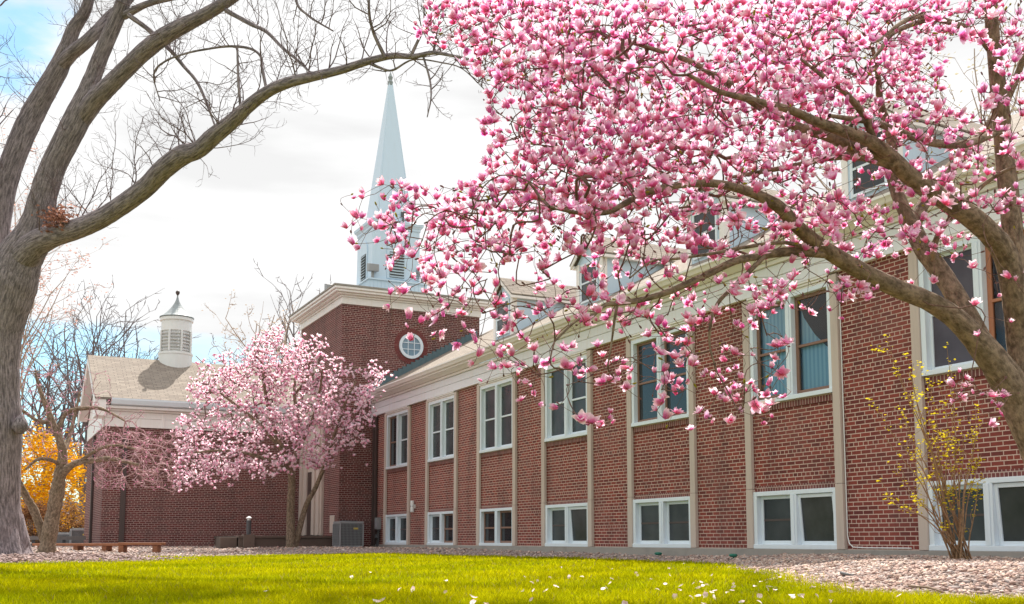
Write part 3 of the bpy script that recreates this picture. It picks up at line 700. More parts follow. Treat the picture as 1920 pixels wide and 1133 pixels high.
# ================================================================= tower
TX0, TX1, TY0, TY1 = 11.15, 16.50, 36.0, 41.40
tower = thing('church_tower', 'square brick church tower with a round window, white cornice and pale blue steeple', 'tower', (13.82, 38.7, 0.25))
RWX, RWZ = 13.76, 7.58
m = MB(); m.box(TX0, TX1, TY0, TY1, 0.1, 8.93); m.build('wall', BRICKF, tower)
m = MB()
for h, z0, z1 in ((0.05, 8.90, 9.14), (0.10, 9.145, 9.21), (0.22, 9.215, 9.27), (0.34, 9.275, 9.36), (0.40, 9.365, 9.46)):
    m.box(TX0 - h, TX1 + h, TY0 - h, TY1 + h, z0, z1)
m.build('cornice', TRIM, tower, bevel=0.015)
m = MB(); m.box(TX0 - 0.43, TX1 + 0.43, TY0 - 0.43, TY1 + 0.43, 9.462, 9.52); m.build('parapet_flashing', CONC, tower)
# round window: brick ring, frame, glass and bars
def ring(m, cx, cz, r0, r1, y0, y1, n=40, mi=0):
    v = []; f = []
    for k in range(n):
        a = 2 * math.pi * k / n
        for r in (r0, r1):
            for y in (y0, y1): v.append((cx + r * math.cos(a), y, cz + r * math.sin(a)))
    for k in range(n):
        q = k * 4; w = ((k + 1) % n) * 4
        f += [(q, w, w + 2, q + 2), (q + 1, q + 3, w + 3, w + 1), (q + 2, w + 2, w + 3, q + 3), (q, q + 1, w + 1, w)]
    m.add(v, f, mi); return m
m = MB(); n = 44
for k in range(n):
    a0 = 2 * math.pi * (k + 0.08) / n; a1 = 2 * math.pi * (k + 0.92) / n; v = []
    for y in (TY0 - 0.012, TY0 + 0.05):
        for r, a in ((0.475, a0), (0.655, a0), (0.655, a1), (0.475, a1)): v.append((RWX + r * math.cos(a), y, RWZ + r * math.sin(a)))
    m.add(v, [(0, 1, 2, 3), (7, 6, 5, 4), (0, 4, 5, 1), (1, 5, 6, 2), (2, 6, 7, 3), (3, 7, 4, 0)])
rb = m.build('round_window_surround', m_paint('ring_brick', (0.19, 0.05, 0.047), 0.85, (0.11, 0.035, 0.035), 0.6), tower)
m = MB(); ring(m, RWX, RWZ, 0.36, 0.465, TY0 - 0.05, TY0 + 0.03); wf = m.build('round_window', WINWHITE, tower, smooth=False)
m = MB(); m.prism([(RWX + 0.37 * math.cos(2 * math.pi * k / 32), RWZ + 0.37 * math.sin(2 * math.pi * k / 32)) for k in range(32)], 1, TY0 - 0.012, TY0 - 0.004); m.build('pane', GLASSB, wf)
m = MB()
for o_ in (-0.12, 0.12):
    hh = math.sqrt(0.365 ** 2 - o_ ** 2); m.box(RWX + o_ - 0.012, RWX + o_ + 0.012, TY0 - 0.028, TY0 - 0.014, RWZ - hh, RWZ + hh); m.box(RWX - hh, RWX + hh, TY0 - 0.03, TY0 - 0.0145, RWZ + o_ - 0.012, RWZ + o_ + 0.012)
m.build('glazing_bars', WINWHITE, wf)
# limestone entrance surround on the left face
m = MB(); Xe = TX0
m.box(Xe - 0.10, Xe - 0.002, 37.85, 40.85, 0.72, 4.9); m.box(Xe - 0.16, Xe - 0.101, 38.0, 38.35, 0.74, 4.6); m.box(Xe - 0.16, Xe - 0.101, 38.6, 38.95, 0.74, 4.6); m.box(Xe - 0.16, Xe - 0.101, 39.7, 40.05, 0.74, 4.6); m.box(Xe - 0.16, Xe - 0.101, 40.35, 40.7, 0.74, 4.6)
m.box(Xe - 0.22, Xe - 0.002, 37.75, 40.95, 4.902, 5.5); m.box(Xe - 0.30, Xe - 0.002, 37.65, 41.0, 5.502, 5.65)
m.prism([(38.2, 5.652), (40.4, 5.652), (40.0, 6.3), (38.6, 6.3)], 0, Xe - 0.2, Xe - 0.002)
m.lathe(Xe - 0.12, 38.75, [(0.10, 5.652), (0.12, 6.4), (0.06, 6.5), (0.11, 6.75), (0.10, 7.0), (0.02, 7.75), (0.005, 7.85)], 10); m.build('entrance_surround', STONE, tower, bevel=0.01)
m = MB(); m.box(Xe - 0.108, Xe - 0.101, 38.96, 39.69, 0.72, 3.1); m.build('door', BROWN, tower)
m = MB(); m.box(Xe - 0.03, Xe - 0.002, 36.45, 36.98, 0.80, 1.42); m.box(Xe - 0.036, Xe - 0.031, 36.50, 36.93, 0.85, 1.37); m.build('plaque', STONE, tower, bevel=0.004)
# steeple
SX, SY = 13.80, 38.7
st = MB(); st.box(SX - 1.17, SX + 1.17, SY - 1.17, SY + 1.17, 9.50, 10.30)
for k in range(16):
    x = SX - 1.13 + k * 0.15; st.box(x, x + 0.012, SY - 1.182, SY - 1.171, 9.56, 10.28); st.box(SX - 1.182, SX - 1.171, SY - 1.13 + k * 0.15, SY - 1.118 + k * 0.15, 9.56, 10.28)
st.box(SX - 1.22, SX + 1.22, SY - 1.22, SY + 1.22, 10.302, 10.36); sb = st.build('steeple_base', STEEPLE, tower)
be = MB(); be.frustum(SX, SY, 0.975, 10.36, 0.955, 12.42, 0.06)
bf = be.build('belfry', STEEPLE, tower)
def arch(w, h0, h1, n=10):
    return [(-w, 0), (w, 0), (w, h0)] + [(w * math.cos(math.pi * k / n), h0 + (h1 - h0) * math.sin(math.pi * k / n)) for k in range(1, n)] + [(-w, h0)]
for face in ('front', 'side'):
    A = arch(0.40, 1.15, 1.6); B = arch(0.30, 1.02, 1.02, 4)
    fm = MB(); lm = MB(); z0 = 10.45; yf_ = SY - 0.977; xf_ = SX - 0.977
    if face == 'front':
        fm.prism([(SX + a, z0 + b) for a, b in A], 1, yf_ - 0.03, yf_ + 0.02)
        lm.box(SX - 0.29, SX + 0.29, yf_ - 0.036, yf_ - 0.031, z0 + 0.06, z0 + 1.06, 1)
        for k in range(9): z = z0 + 0.08 + k * 0.11; lm.add([(SX - 0.29, yf_ - 0.04, z + 0.06), (SX + 0.29, yf_ - 0.04, z + 0.06), (SX + 0.29, yf_ - 0.085, z), (SX - 0.29, yf_ - 0.085, z), (SX - 0.29, yf_ - 0.04, z + 0.045), (SX + 0.29, yf_ - 0.04, z + 0.045), (SX + 0.29, yf_ - 0.085, z - 0.012), (SX - 0.29, yf_ - 0.085, z - 0.012)], [(0, 1, 2, 3), (7, 6, 5, 4), (3, 2, 6, 7), (0, 3, 7, 4), (1, 5, 6, 2)])
    else:
        fm.prism([(SY + a, z0 + b) for a, b in A], 0, xf_ - 0.03, xf_ + 0.02)
        lm.box(xf_ - 0.036, xf_ - 0.031, SY - 0.29, SY + 0.29, z0 + 0.06, z0 + 1.06, 1)
        for k in range(9): z = z0 + 0.08 + k * 0.11; lm.add([(xf_ - 0.04, SY - 0.29, z + 0.06), (xf_ - 0.04, SY + 0.29, z + 0.06), (xf_ - 0.085, SY + 0.29, z), (xf_ - 0.085, SY - 0.29, z), (xf_ - 0.04, SY - 0.29, z + 0.045), (xf_ - 0.04, SY + 0.29, z + 0.045), (xf_ - 0.085, SY + 0.29, z - 0.012), (xf_ - 0.085, SY - 0.29, z - 0.012)], [(3, 2, 1, 0), (4, 5, 6, 7), (7, 6, 2, 3)])
    fo = fm.build('louvre_frame', STEEPLE, bf, bevel=0.01); lm.build('louvre', [LOUVRE, DARKGREY], bf)
co = MB()
for h0, z0, h1, z1 in ((0.985, 12.422, 0.99, 12.52), (1.0, 12.522, 1.05, 12.60), (1.07, 12.602, 1.09, 12.70), (1.09, 12.702, 0.85, 12.80)): co.frustum(SX, SY, h0, z0, h1, z1, 0.06)
co.build('belfry_cornice', STEEPLE, tower)
sp = MB(); sp.frustum(SX, SY, 0.82, 12.80, 0.72, 13.06, 0.12); sp.frustum(SX, SY, 0.72, 13.06, 0.055, 18.75, 0.12)
for sx, sy in ((-1, -1), (1, -1), (-1, 1)):
    sp.tube([(SX + sx * 0.68, SY + sy * 0.68, 13.06), (SX + sx * 0.05, SY + sy * 0.05, 18.75)], [0.03, 0.012], 6)
spo = sp.build('spire', STEEPLE, tower)
m = MB(); m.lathe(SX, SY, [(0.085, 18.55), (0.11, 18.7), (0.07, 18.78), (0.10, 18.9), (0.05, 19.0), (0.012, 19.12)], 12); m.build('finial', COPPER, spo)
for (x, y, z, s, lab) in ((SX - 1.0, SY - 1.1, 10.36, 0.75, None), (SX + 1.0, SY - 1.1, 10.36, 0.75, None), (SX - 2.35, SY - 0.6, 9.52, 1.25, None)):
    m = MB(); m.box(x - 0.05, x + 0.05, y - 0.05, y + 0.05, z, z + 0.26); m.prism([(y - 0.18, z + 0.24), (y + 0.14, z + 0.28), (y + 0.14, z + 0.60), (y - 0.18, z + 0.52)], 0, x - 0.26 * s, x + 0.26 * s)
    m.build('floodlight', GREY, tower, bevel=0.02)
m = MB(); m.tube([(SX + 0.3, SY - 0.80, 12.78), (SX + 0.3, SY - 0.82, 12.98)], 0.03, 6); m.box(SX + 0.20, SX + 0.40, SY - 0.92, SY - 0.80, 12.98, 13.18); m.build('spire_lamp', DARKGREY, tower, bevel=0.02)

# ================================================================= left wing
LX0, LX1, LY0, LY1 = 3.88, 11.14, 41.0, 47.8; RY = 44.4
chapel = thing('brick_chapel_wing', 'low brick wing left of the tower with a tan shingle gable roof', 'building', (7.5, 44.4, 0.25))
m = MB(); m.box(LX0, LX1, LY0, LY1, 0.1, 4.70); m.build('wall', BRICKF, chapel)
m = MB(); m.box(LX0 - 0.04, LX1, LY0 - 0.04, LY0 + 0.2, 4.66, 4.98); m.box(LX0 - 0.05, LX1, LY0 - 0.05, LY0 + 0.2, 4.985, 5.22); m.box(LX0 - 0.12, LX1, LY0 - 0.14, LY0 + 0.2, 5.225, 5.30); m.box(LX0 - 0.20, LX1, LY0 - 0.30, LY0 + 0.2, 5.305, 5.40)
m.box(LX0 - 0.045, LX0 + 0.2, LY0 + 0.201, LY1, 4.66, 5.2)
m.box(LX0 - 0.075, LX0 - 0.046, LY0 - 0.06, LY0 + 0.10, 4.64, 5.22); m.box(LX0 + 1.95, LX0 + 2.08, LY0 - 0.062, LY0 - 0.03, 4.66, 5.22)
m.build('frieze', TRIM, chapel, bevel=0.01)
m = MB(); m.prism([(LY0 - 0.22, 5.402), (LY0 - 0.40, 5.45), (LY0 - 0.46, 5.60), (LY0 - 0.46, 5.66), (LY0 - 0.2, 5.66)], 0, LX0 + 0.15, LX1); m.build('gutter', WINWHITE, chapel)
CS = 0.552
def croof(y): return 5.66 + CS * (y - (LY0 - 0.44))
zr = croof(RY); ye2 = 2 * RY - (LY0 - 0.44); xg = LX0 - 0.42
m = MB(); m.prism([(LY0 - 0.44, 5.664), (RY, zr), (ye2, 5.664), (ye2, 5.60), (RY, zr - 0.08), (LY0 - 0.44, 5.61)], 0, xg, 20.0); m.build('roof', SHINGLE, chapel)
m = MB()
m.prism([(LY0 - 0.05, 5.22), (RY, croof(RY) - 0.35), (LY1 + 0.05, 5.22)], 0, LX0 - 0.03, LX0 + 0.15); m.build('gable', TRIM, chapel)
m = MB()
for s in (-1, 1):
    y0 = RY + s * (RY - LY0 + 0.40); q = [(y0, 5.30), (y0, 5.60), (RY, zr - 0.085), (RY, zr - 0.34)]
    m.prism(q, 0, xg + 0.002, xg + 0.05); q2 = [(y0, 5.52), (y0, 5.60), (RY, zr - 0.10), (RY, zr - 0.18)]; m.prism(q2, 0, xg + 0.051, LX0 - 0.031)
m.box(xg + 0.05, LX0 - 0.03, LY0 - 0.40, LY0 + 0.75, 5.0, 5.52); m.build('rake_boards', TRIM, chapel)
m = MB(); m.box(LX0 + 0.62, LX0 + 0.80, LY0 - 0.10, LY0 - 0.004, 0.3, 4.6); m.build('downspout', BROWN, chapel, bevel=0.02)
m = MB(); m.box(LX0 - 0.10, LX0 - 0.004, 44.3, 44.45, 0.3, 4.6); m.build('downspout', BROWN, chapel, bevel=0.02)
# cupola
CX, CY = 6.78, RY; cup = thing('roof_cupola', 'white round louvred cupola with a pointed cap on the tan shingle roof', 'cupola', (CX, CY, zr))
m = MB(); m.lathe(CX, CY, [(0.66, zr - 0.6), (0.66, zr + 0.20), (0.68, zr + 0.22), (0.68, zr + 0.30), (0.60, zr + 0.33), (0.56, zr + 0.34), (0.56, zr + 1.18), (0.60, zr + 1.19), (0.60, zr + 1.60), (0.655, zr + 1.62), (0.655, zr + 1.74), (0.60, zr + 1.75)], 32)
cb = m.build('drum', WHITEPL, cup)
m = MB()
for k in range(8):
    a0 = 2 * math.pi * (k + 0.1) / 8 + 0.2; a1 = 2 * math.pi * (k + 0.9) / 8 + 0.2
    for q in range(6):
        z = zr + 0.38 + q * 0.135; v = []
        for dz, r in ((0.11, 0.565), (0.0, 0.625)):
            for t in np.linspace(a0, a1, 4): v.append((CX + r * math.cos(t), CY + r * math.sin(t), z + dz))
        m.add(v, [(j, j + 1, j + 5, j + 4) for j in range(3)] + [(j + 4, j + 5, j + 1, j) for j in range(3)])
    t = 2 * math.pi * k / 8 + 0.2; c, s = math.cos(t), math.sin(t)
    m.tube([(CX + 0.615 * c, CY + 0.615 * s, zr + 0.33), (CX + 0.615 * c, CY + 0.615 * s, zr + 1.19)], 0.045, 4)
m.build('louvre', WHITEPL, cup)
m = MB(); prof = [(0.68, zr + 1.751), (0.68, zr + 1.79)] + [(0.60 * (1 - t) ** 1.9 + 0.022, zr + 1.80 + 0.95 * t) for t in np.linspace(0.04, 1, 10)]
m.lathe(CX, CY, prof, 24); cp = m.build('cap', COPPER, cup, smooth=False)
m = MB(); m.lathe(CX, CY, [(0.02, zr + 2.70), (0.07, zr + 2.78), (0.088, zr + 2.83), (0.07, zr + 2.89), (0.01, zr + 2.93)], 14); m.build('ball_finial', BROWN, cp, smooth=True)

# ================================================================= entrance terrace, units and fittings
tr = thing('entrance_terrace', 'low dark stone terrace wall in front of the tower entrance', 'terrace', (9.2, 37, 0.3))
m = MB(); m.box(7.9, 11.14, 36.75, 40.95, 0.2, 0.62); m.build('wall', DARKSTONE, tr, bevel=0.01); m = MB(); m.box(7.86, 11.143, 36.70, 40.95, 0.622, 0.70); m.build('coping', DARKSTONE, tr, bevel=0.01)
m = MB(); m.box(7.3, 7.86, 36.9, 37.6, 0.2, 0.64); m.build('planter_wall', DARKSTONE, tr, bevel=0.01)
m = MB(); m.box(8.02, 8.40, 36.60, 36.98, 0.22, 0.74); m.build('pier', DARKSTONE, tr, bevel=0.01)
bl = thing('bollard_light', 'short bollard light with a pale cap on the terrace pier', 'lamp', (8.22, 36.78, 0.74))
m = MB(); m.lathe(8.22, 36.78, [(0.085, 0.741), (0.085, 1.22)], 14); m.build('post', DARKGREY, bl); m = MB(); m.lathe(8.22, 36.78, [(0.06, 1.221), (0.06, 1.28), (0.10, 1.285), (0.10, 1.31), (0.03, 1.36)], 14); m.build('cap', WHITEPL, bl)
def ac_unit(name, label, x, y, z, s, h):
    t = thing(name, label, 'air conditioner', (x, y, z), 'outdoor air conditioner units'); hb = s / 2
    m = MB(); m.box(x - hb + 0.03, x + hb - 0.03, y - hb + 0.03, y + hb - 0.03, z + 0.05, z + h - 0.06, 0)
    m.build('coil_core', DARKGREY, t)
    m = MB(); nb = 17
    for k in range(nb):
        u = -hb + 0.02 + (s - 0.04) * k / (nb - 1); m.box(x + u - 0.006, x + u + 0.006, y - hb, y - hb + 0.012, z + 0.06, z + h - 0.08); m.box(x - hb, x - hb + 0.012, y + u - 0.006, y + u + 0.006, z + 0.06, z + h - 0.08)
    for k in range(14):
        zz = z + 0.08 + (h - 0.18) * k / 13; m.box(x - hb - 0.003, x + hb, y - hb - 0.004, y - hb + 0.002, zz - 0.004, zz + 0.004); m.box(x - hb - 0.004, x - hb + 0.002, y - hb, y + hb, zz - 0.004, zz + 0.004)
    m.build('grille', GREY, t)
    m = MB(); m.box(x - hb - 0.01, x + hb + 0.01, y - hb - 0.01, y + hb + 0.01, z + h - 0.08, z + h); m.box(x - hb - 0.01, x + hb + 0.01, y - hb - 0.01, y + hb + 0.01, z, z + 0.06)
    for sx in (-1, 1):
        for sy in (-1, 1): m.box(x + sx * hb - 0.025, x + sx * hb + 0.025, y + sy * hb - 0.025, y + sy * hb + 0.025, z + 0.061, z + h - 0.081)
    m.build('casing', GREY, t, bevel=0.012)
    m = MB(); m.lathe(x, y, [(hb * 0.75, z + h + 0.001), (hb * 0.75, z + h + 0.03), (hb * 0.6, z + h + 0.035)], 20); m.build('fan_guard', DARKGREY, t)
    m = MB(); m.box(x + 0.06, x + 0.22, y - hb - 0.008, y - hb - 0.0045, z + h - 0.27, z + h - 0.21); m.build('badge', m_paint('yellow_badge', (0.62, 0.46, 0.10), 0.4), t)
    return t
ac_unit('air_conditioner', 'large grey air conditioner unit standing against the brick tower', 11.24, 35.2, gz1(11.2, 35.2), 0.80, 0.88)
pA = at(150, 1015, 45); ac_unit('air_conditioner', 'dark air conditioner unit beside the brown hedge at the far left', pA[0], pA[1], 0.3, 0.75, 0.72)
pB = at(118, 1017, 45.5); ac_unit('air_conditioner', 'pale air conditioner unit half hidden behind the small redbud trunk', pB[0], pB[1], 0.3, 0.62, 0.55)
# benches
def bench(label, xa, xb, d, ytop, legs, da=0, db=0):
    A = at(xa, ytop, d + da); B = at(xb, ytop, d + db); zt = (A[2] + B[2]) / 2; u = (B - A); u[2] = 0; Ln = np.linalg.norm(u); u /= Ln; v = np.array([-u[1], u[0], 0])
    t = thing('wooden_bench', label, 'bench', ((A[0] + B[0]) / 2, (A[1] + B[1]) / 2, gz1((A[0] + B[0]) / 2, (A[1] + B[1]) / 2)), 'wooden benches on the gravel')
    def obox(m, s0, s1, w0, w1, z0, z1):
        q = []
        for z in (z0, z1):
            for s_, w_ in ((s0, w0), (s1, w0), (s1, w1), (s0, w1)):
                p = A + u * s_ + v * w_; q.append((p[0], p[1], z))
        m.add(q, [(3, 2, 1, 0), (4, 5, 6, 7), (0, 1, 5, 4), (1, 2, 6, 5), (2, 3, 7, 6), (3, 0, 4, 7)])
    for k in range(2):
        m = MB(); obox(m, 0, Ln, k * 0.19, k * 0.19 + 0.18, zt - 0.07, zt); m.build('seat_plank', WOOD, t, bevel=0.008)
    for s_ in legs:
        p = A + u * (s_ * Ln); g = gz1(p[0], p[1]); m = MB(); obox(m, s_ * Ln - 0.07, s_ * Ln + 0.07, 0.03, 0.34, g - 0.05, zt - 0.072); m.build('leg', WOOD, t, bevel=0.008)
bench('short orange-brown wooden bench, its right end in front of the brick wall', 221, 303, 29.0, 1017.5, (0.06, 0.84))
bench('long orange-brown wooden bench, mostly behind the two tree trunks', 60, 222, 29.6, 1019, (0.08, 0.5, 0.83), 0.6, 0.1)
# guard rail behind the benches
gA, gB = at(50, 1008, 41), at(182, 1004, 41)
t = thing('guard_rail', 'weathered grey wooden guard rail in front of the far air conditioners', 'railing', ((gA[0] + gB[0]) / 2, (gA[1] + gB[1]) / 2, 0.3))
m = MB(); u = gB - gA; m.box(gA[0], gB[0] - 0.3, gA[1] - 0.05, gA[1] + 0.03, 0.56, 0.70); m.build('rail', m_paint('weathered_wood', (0.22, 0.19, 0.18), 0.9, (0.12, 0.1, 0.1), 0.5), t)
for fx in (0.1, 0.55, 0.95):
    m = MB(); x = gA[0] + (gB[0] - gA[0]) * fx; m.box(x - 0.06, x + 0.06, gA[1] + 0.031, gA[1] + 0.15, 0.2, 0.95 if fx > 0.9 else 0.72); m.build('post', DARKGREY, t)
# little green garden lights in the gravel by the wall
for (px, py, dd, lab) in ((1237, 1044, 21.3, 'small green garden light in the gravel below the fifth basement window'), (1375, 1048, 18.6, 'small green garden light in the gravel between two basement windows')):
    p = at(px, py, dd); p = np.array([min(p[0], 12.15), p[1], 0]); g = gz1(p[0], p[1])
    t = thing('garden_light', lab, 'light', (p[0], p[1], g), 'green garden lights along the wall')
    m = MB(); m.lathe(p[0], p[1], [(0.012, g - 0.05), (0.012, g + 0.03)], 8); m.build('spike', GREENPL, t)
    m = MB(); m.lathe(p[0], p[1], [(0.05, g + 0.031), (0.075, g + 0.05), (0.075, g + 0.075), (0.05, g + 0.09)], 14); m.build('head', GREENPL, t)

# ================================================================= blossoms
def petal_grid(L_, w, cup, open_, curl, nu=4, nv=3):
    """one petal growing up +Z from the origin and leaning out along +X"""
    V = []; T = []
    for i in range(nu):
        t = i / (nu - 1); wid = w * (math.sin(math.pi * min(1, 0.18 + 0.72 * t)) ** 0.8) * (1.0 if t < 0.99 else 0.45)
        r = open_ * t ** 1.2 * L_ + cup * math.sin(math.pi * t * 0.8) * L_; zz = L_ * t * math.sqrt(max(0.15, 1 - open_ * open_ * 0.8)) - curl * L_ * t ** 3
        for j in range(nv):
            s = j / (nv - 1) * 2 - 1; V.append((r - abs(s) ** 2 * wid * 0.45, s * wid, zz)); T.append(t)
    F = [(i * nv + j, i * nv + j + 1, (i + 1) * nv + j + 1, (i + 1) * nv + j) for i in range(nu - 1) for j in range(nv - 1)]
    return np.array(V), np.array(F), np.array(T)
def blossom_proto(kind, lod=0):
    nu, nv = (4, 3) if lod == 0 else (3, 2)
    spec = {'bud': [(4, 1.0, 0.24, 0.17, 0.05, 0.0)], 'cup': [(3, 1.0, 0.30, 0.20, 0.14, 0.0), (4, 0.98, 0.30, 0.24, 0.32, 0.03)],
            'open': [(3, 0.95, 0.30, 0.22, 0.24, 0.0), (5, 0.98, 0.30, 0.24, 0.58, 0.10)], 'wide': [(3, 0.85, 0.34, 0.28, 0.35, 0.04), (5, 0.95, 0.34, 0.22, 0.85, 0.12)]}[kind]
    Vs, Fs, Ts, n = [], [], [], 0
    for ri, (cnt, L_, w, cup, op, cu) in enumerate(spec):
        for k in range(cnt):
            v, f, t = petal_grid(L_ * (0.92 + 0.16 * rng.random()), w, cup * 0.9, op + 0.11 * rng.standard_normal(), cu, nu, nv)
            a = 2 * math.pi * (k + 0.5 * ri) / cnt + 0.22 * rng.standard_normal(); c, s = math.cos(a), math.sin(a)
            Vs.append(np.column_stack([v[:, 0] * c - v[:, 1] * s, v[:, 0] * s + v[:, 1] * c, v[:, 2]])); Fs.append(f + n); Ts.append(t); n += len(v)
    return np.vstack(Vs), np.vstack(Fs), np.concatenate(Ts)
def frames(D):
    D = D / np.linalg.norm(D, axis=1)[:, None]; ref = np.where(np.abs(D[:, 2:]) < 0.9, np.array([[0, 0, 1.0]]), np.array([[1.0, 0, 0]]))
    A = np.cross(ref, D); A /= np.linalg.norm(A, axis=1)[:, None]; return A, np.cross(D, A), D
def blossom_mesh(name, pos, dirs, size, protos, base_c, tip_c, ptint=None):
    A, B, D = frames(dirs); Vs, Fs, Cs, off = [], [], [], 0; pick = rng.integers(0, len(protos), len(pos)); rot = rng.random(len(pos)) * 6.283
    for k, (v, f, t) in enumerate(protos):
        ix = np.where(pick == k)[0]
        if not len(ix): continue
        c, s = np.cos(rot[ix])[:, None], np.sin(rot[ix])[:, None]; x = v[None, :, 0] * c - v[None, :, 1] * s; y = v[None, :, 0] * s + v[None, :, 1] * c
        W = pos[ix][:, None] + size[ix][:, None, None] * (x[..., None] * A[ix][:, None] + y[..., None] * B[ix][:, None] + v[None, :, 2, None] * D[ix][:, None])
        sh = (sm((t[None, :, None] - 0.10) / 0.75) + 0.12 * rng.standard_normal((len(ix), 1, 1))).clip(0, 1)
        C = base_c[ix][:, None] * (1 - sh) + tip_c[ix][:, None] * sh
        Vs.append(W.reshape(-1, 3)); Cs.append(C.reshape(-1, 3)); Fs.append((f[None] + off + (np.arange(len(ix)) * len(v))[:, None, None]).reshape(-1, 4)); off += len(ix) * len(v)
    return np_mesh(name, np.vstack(Vs), [np.vstack(Fs)], np.vstack(Cs).clip(0, 0.95))
PROTO = [blossom_proto(k) for k in ('bud', 'cup', 'cup', 'cup', 'open', 'open', 'open', 'wide', 'bud', 'cup', 'cup', 'open', 'open', 'wide', 'wide')]
PROTO_FAR = [blossom_proto(k, 1) for k in ('cup', 'open', 'open', 'wide')]

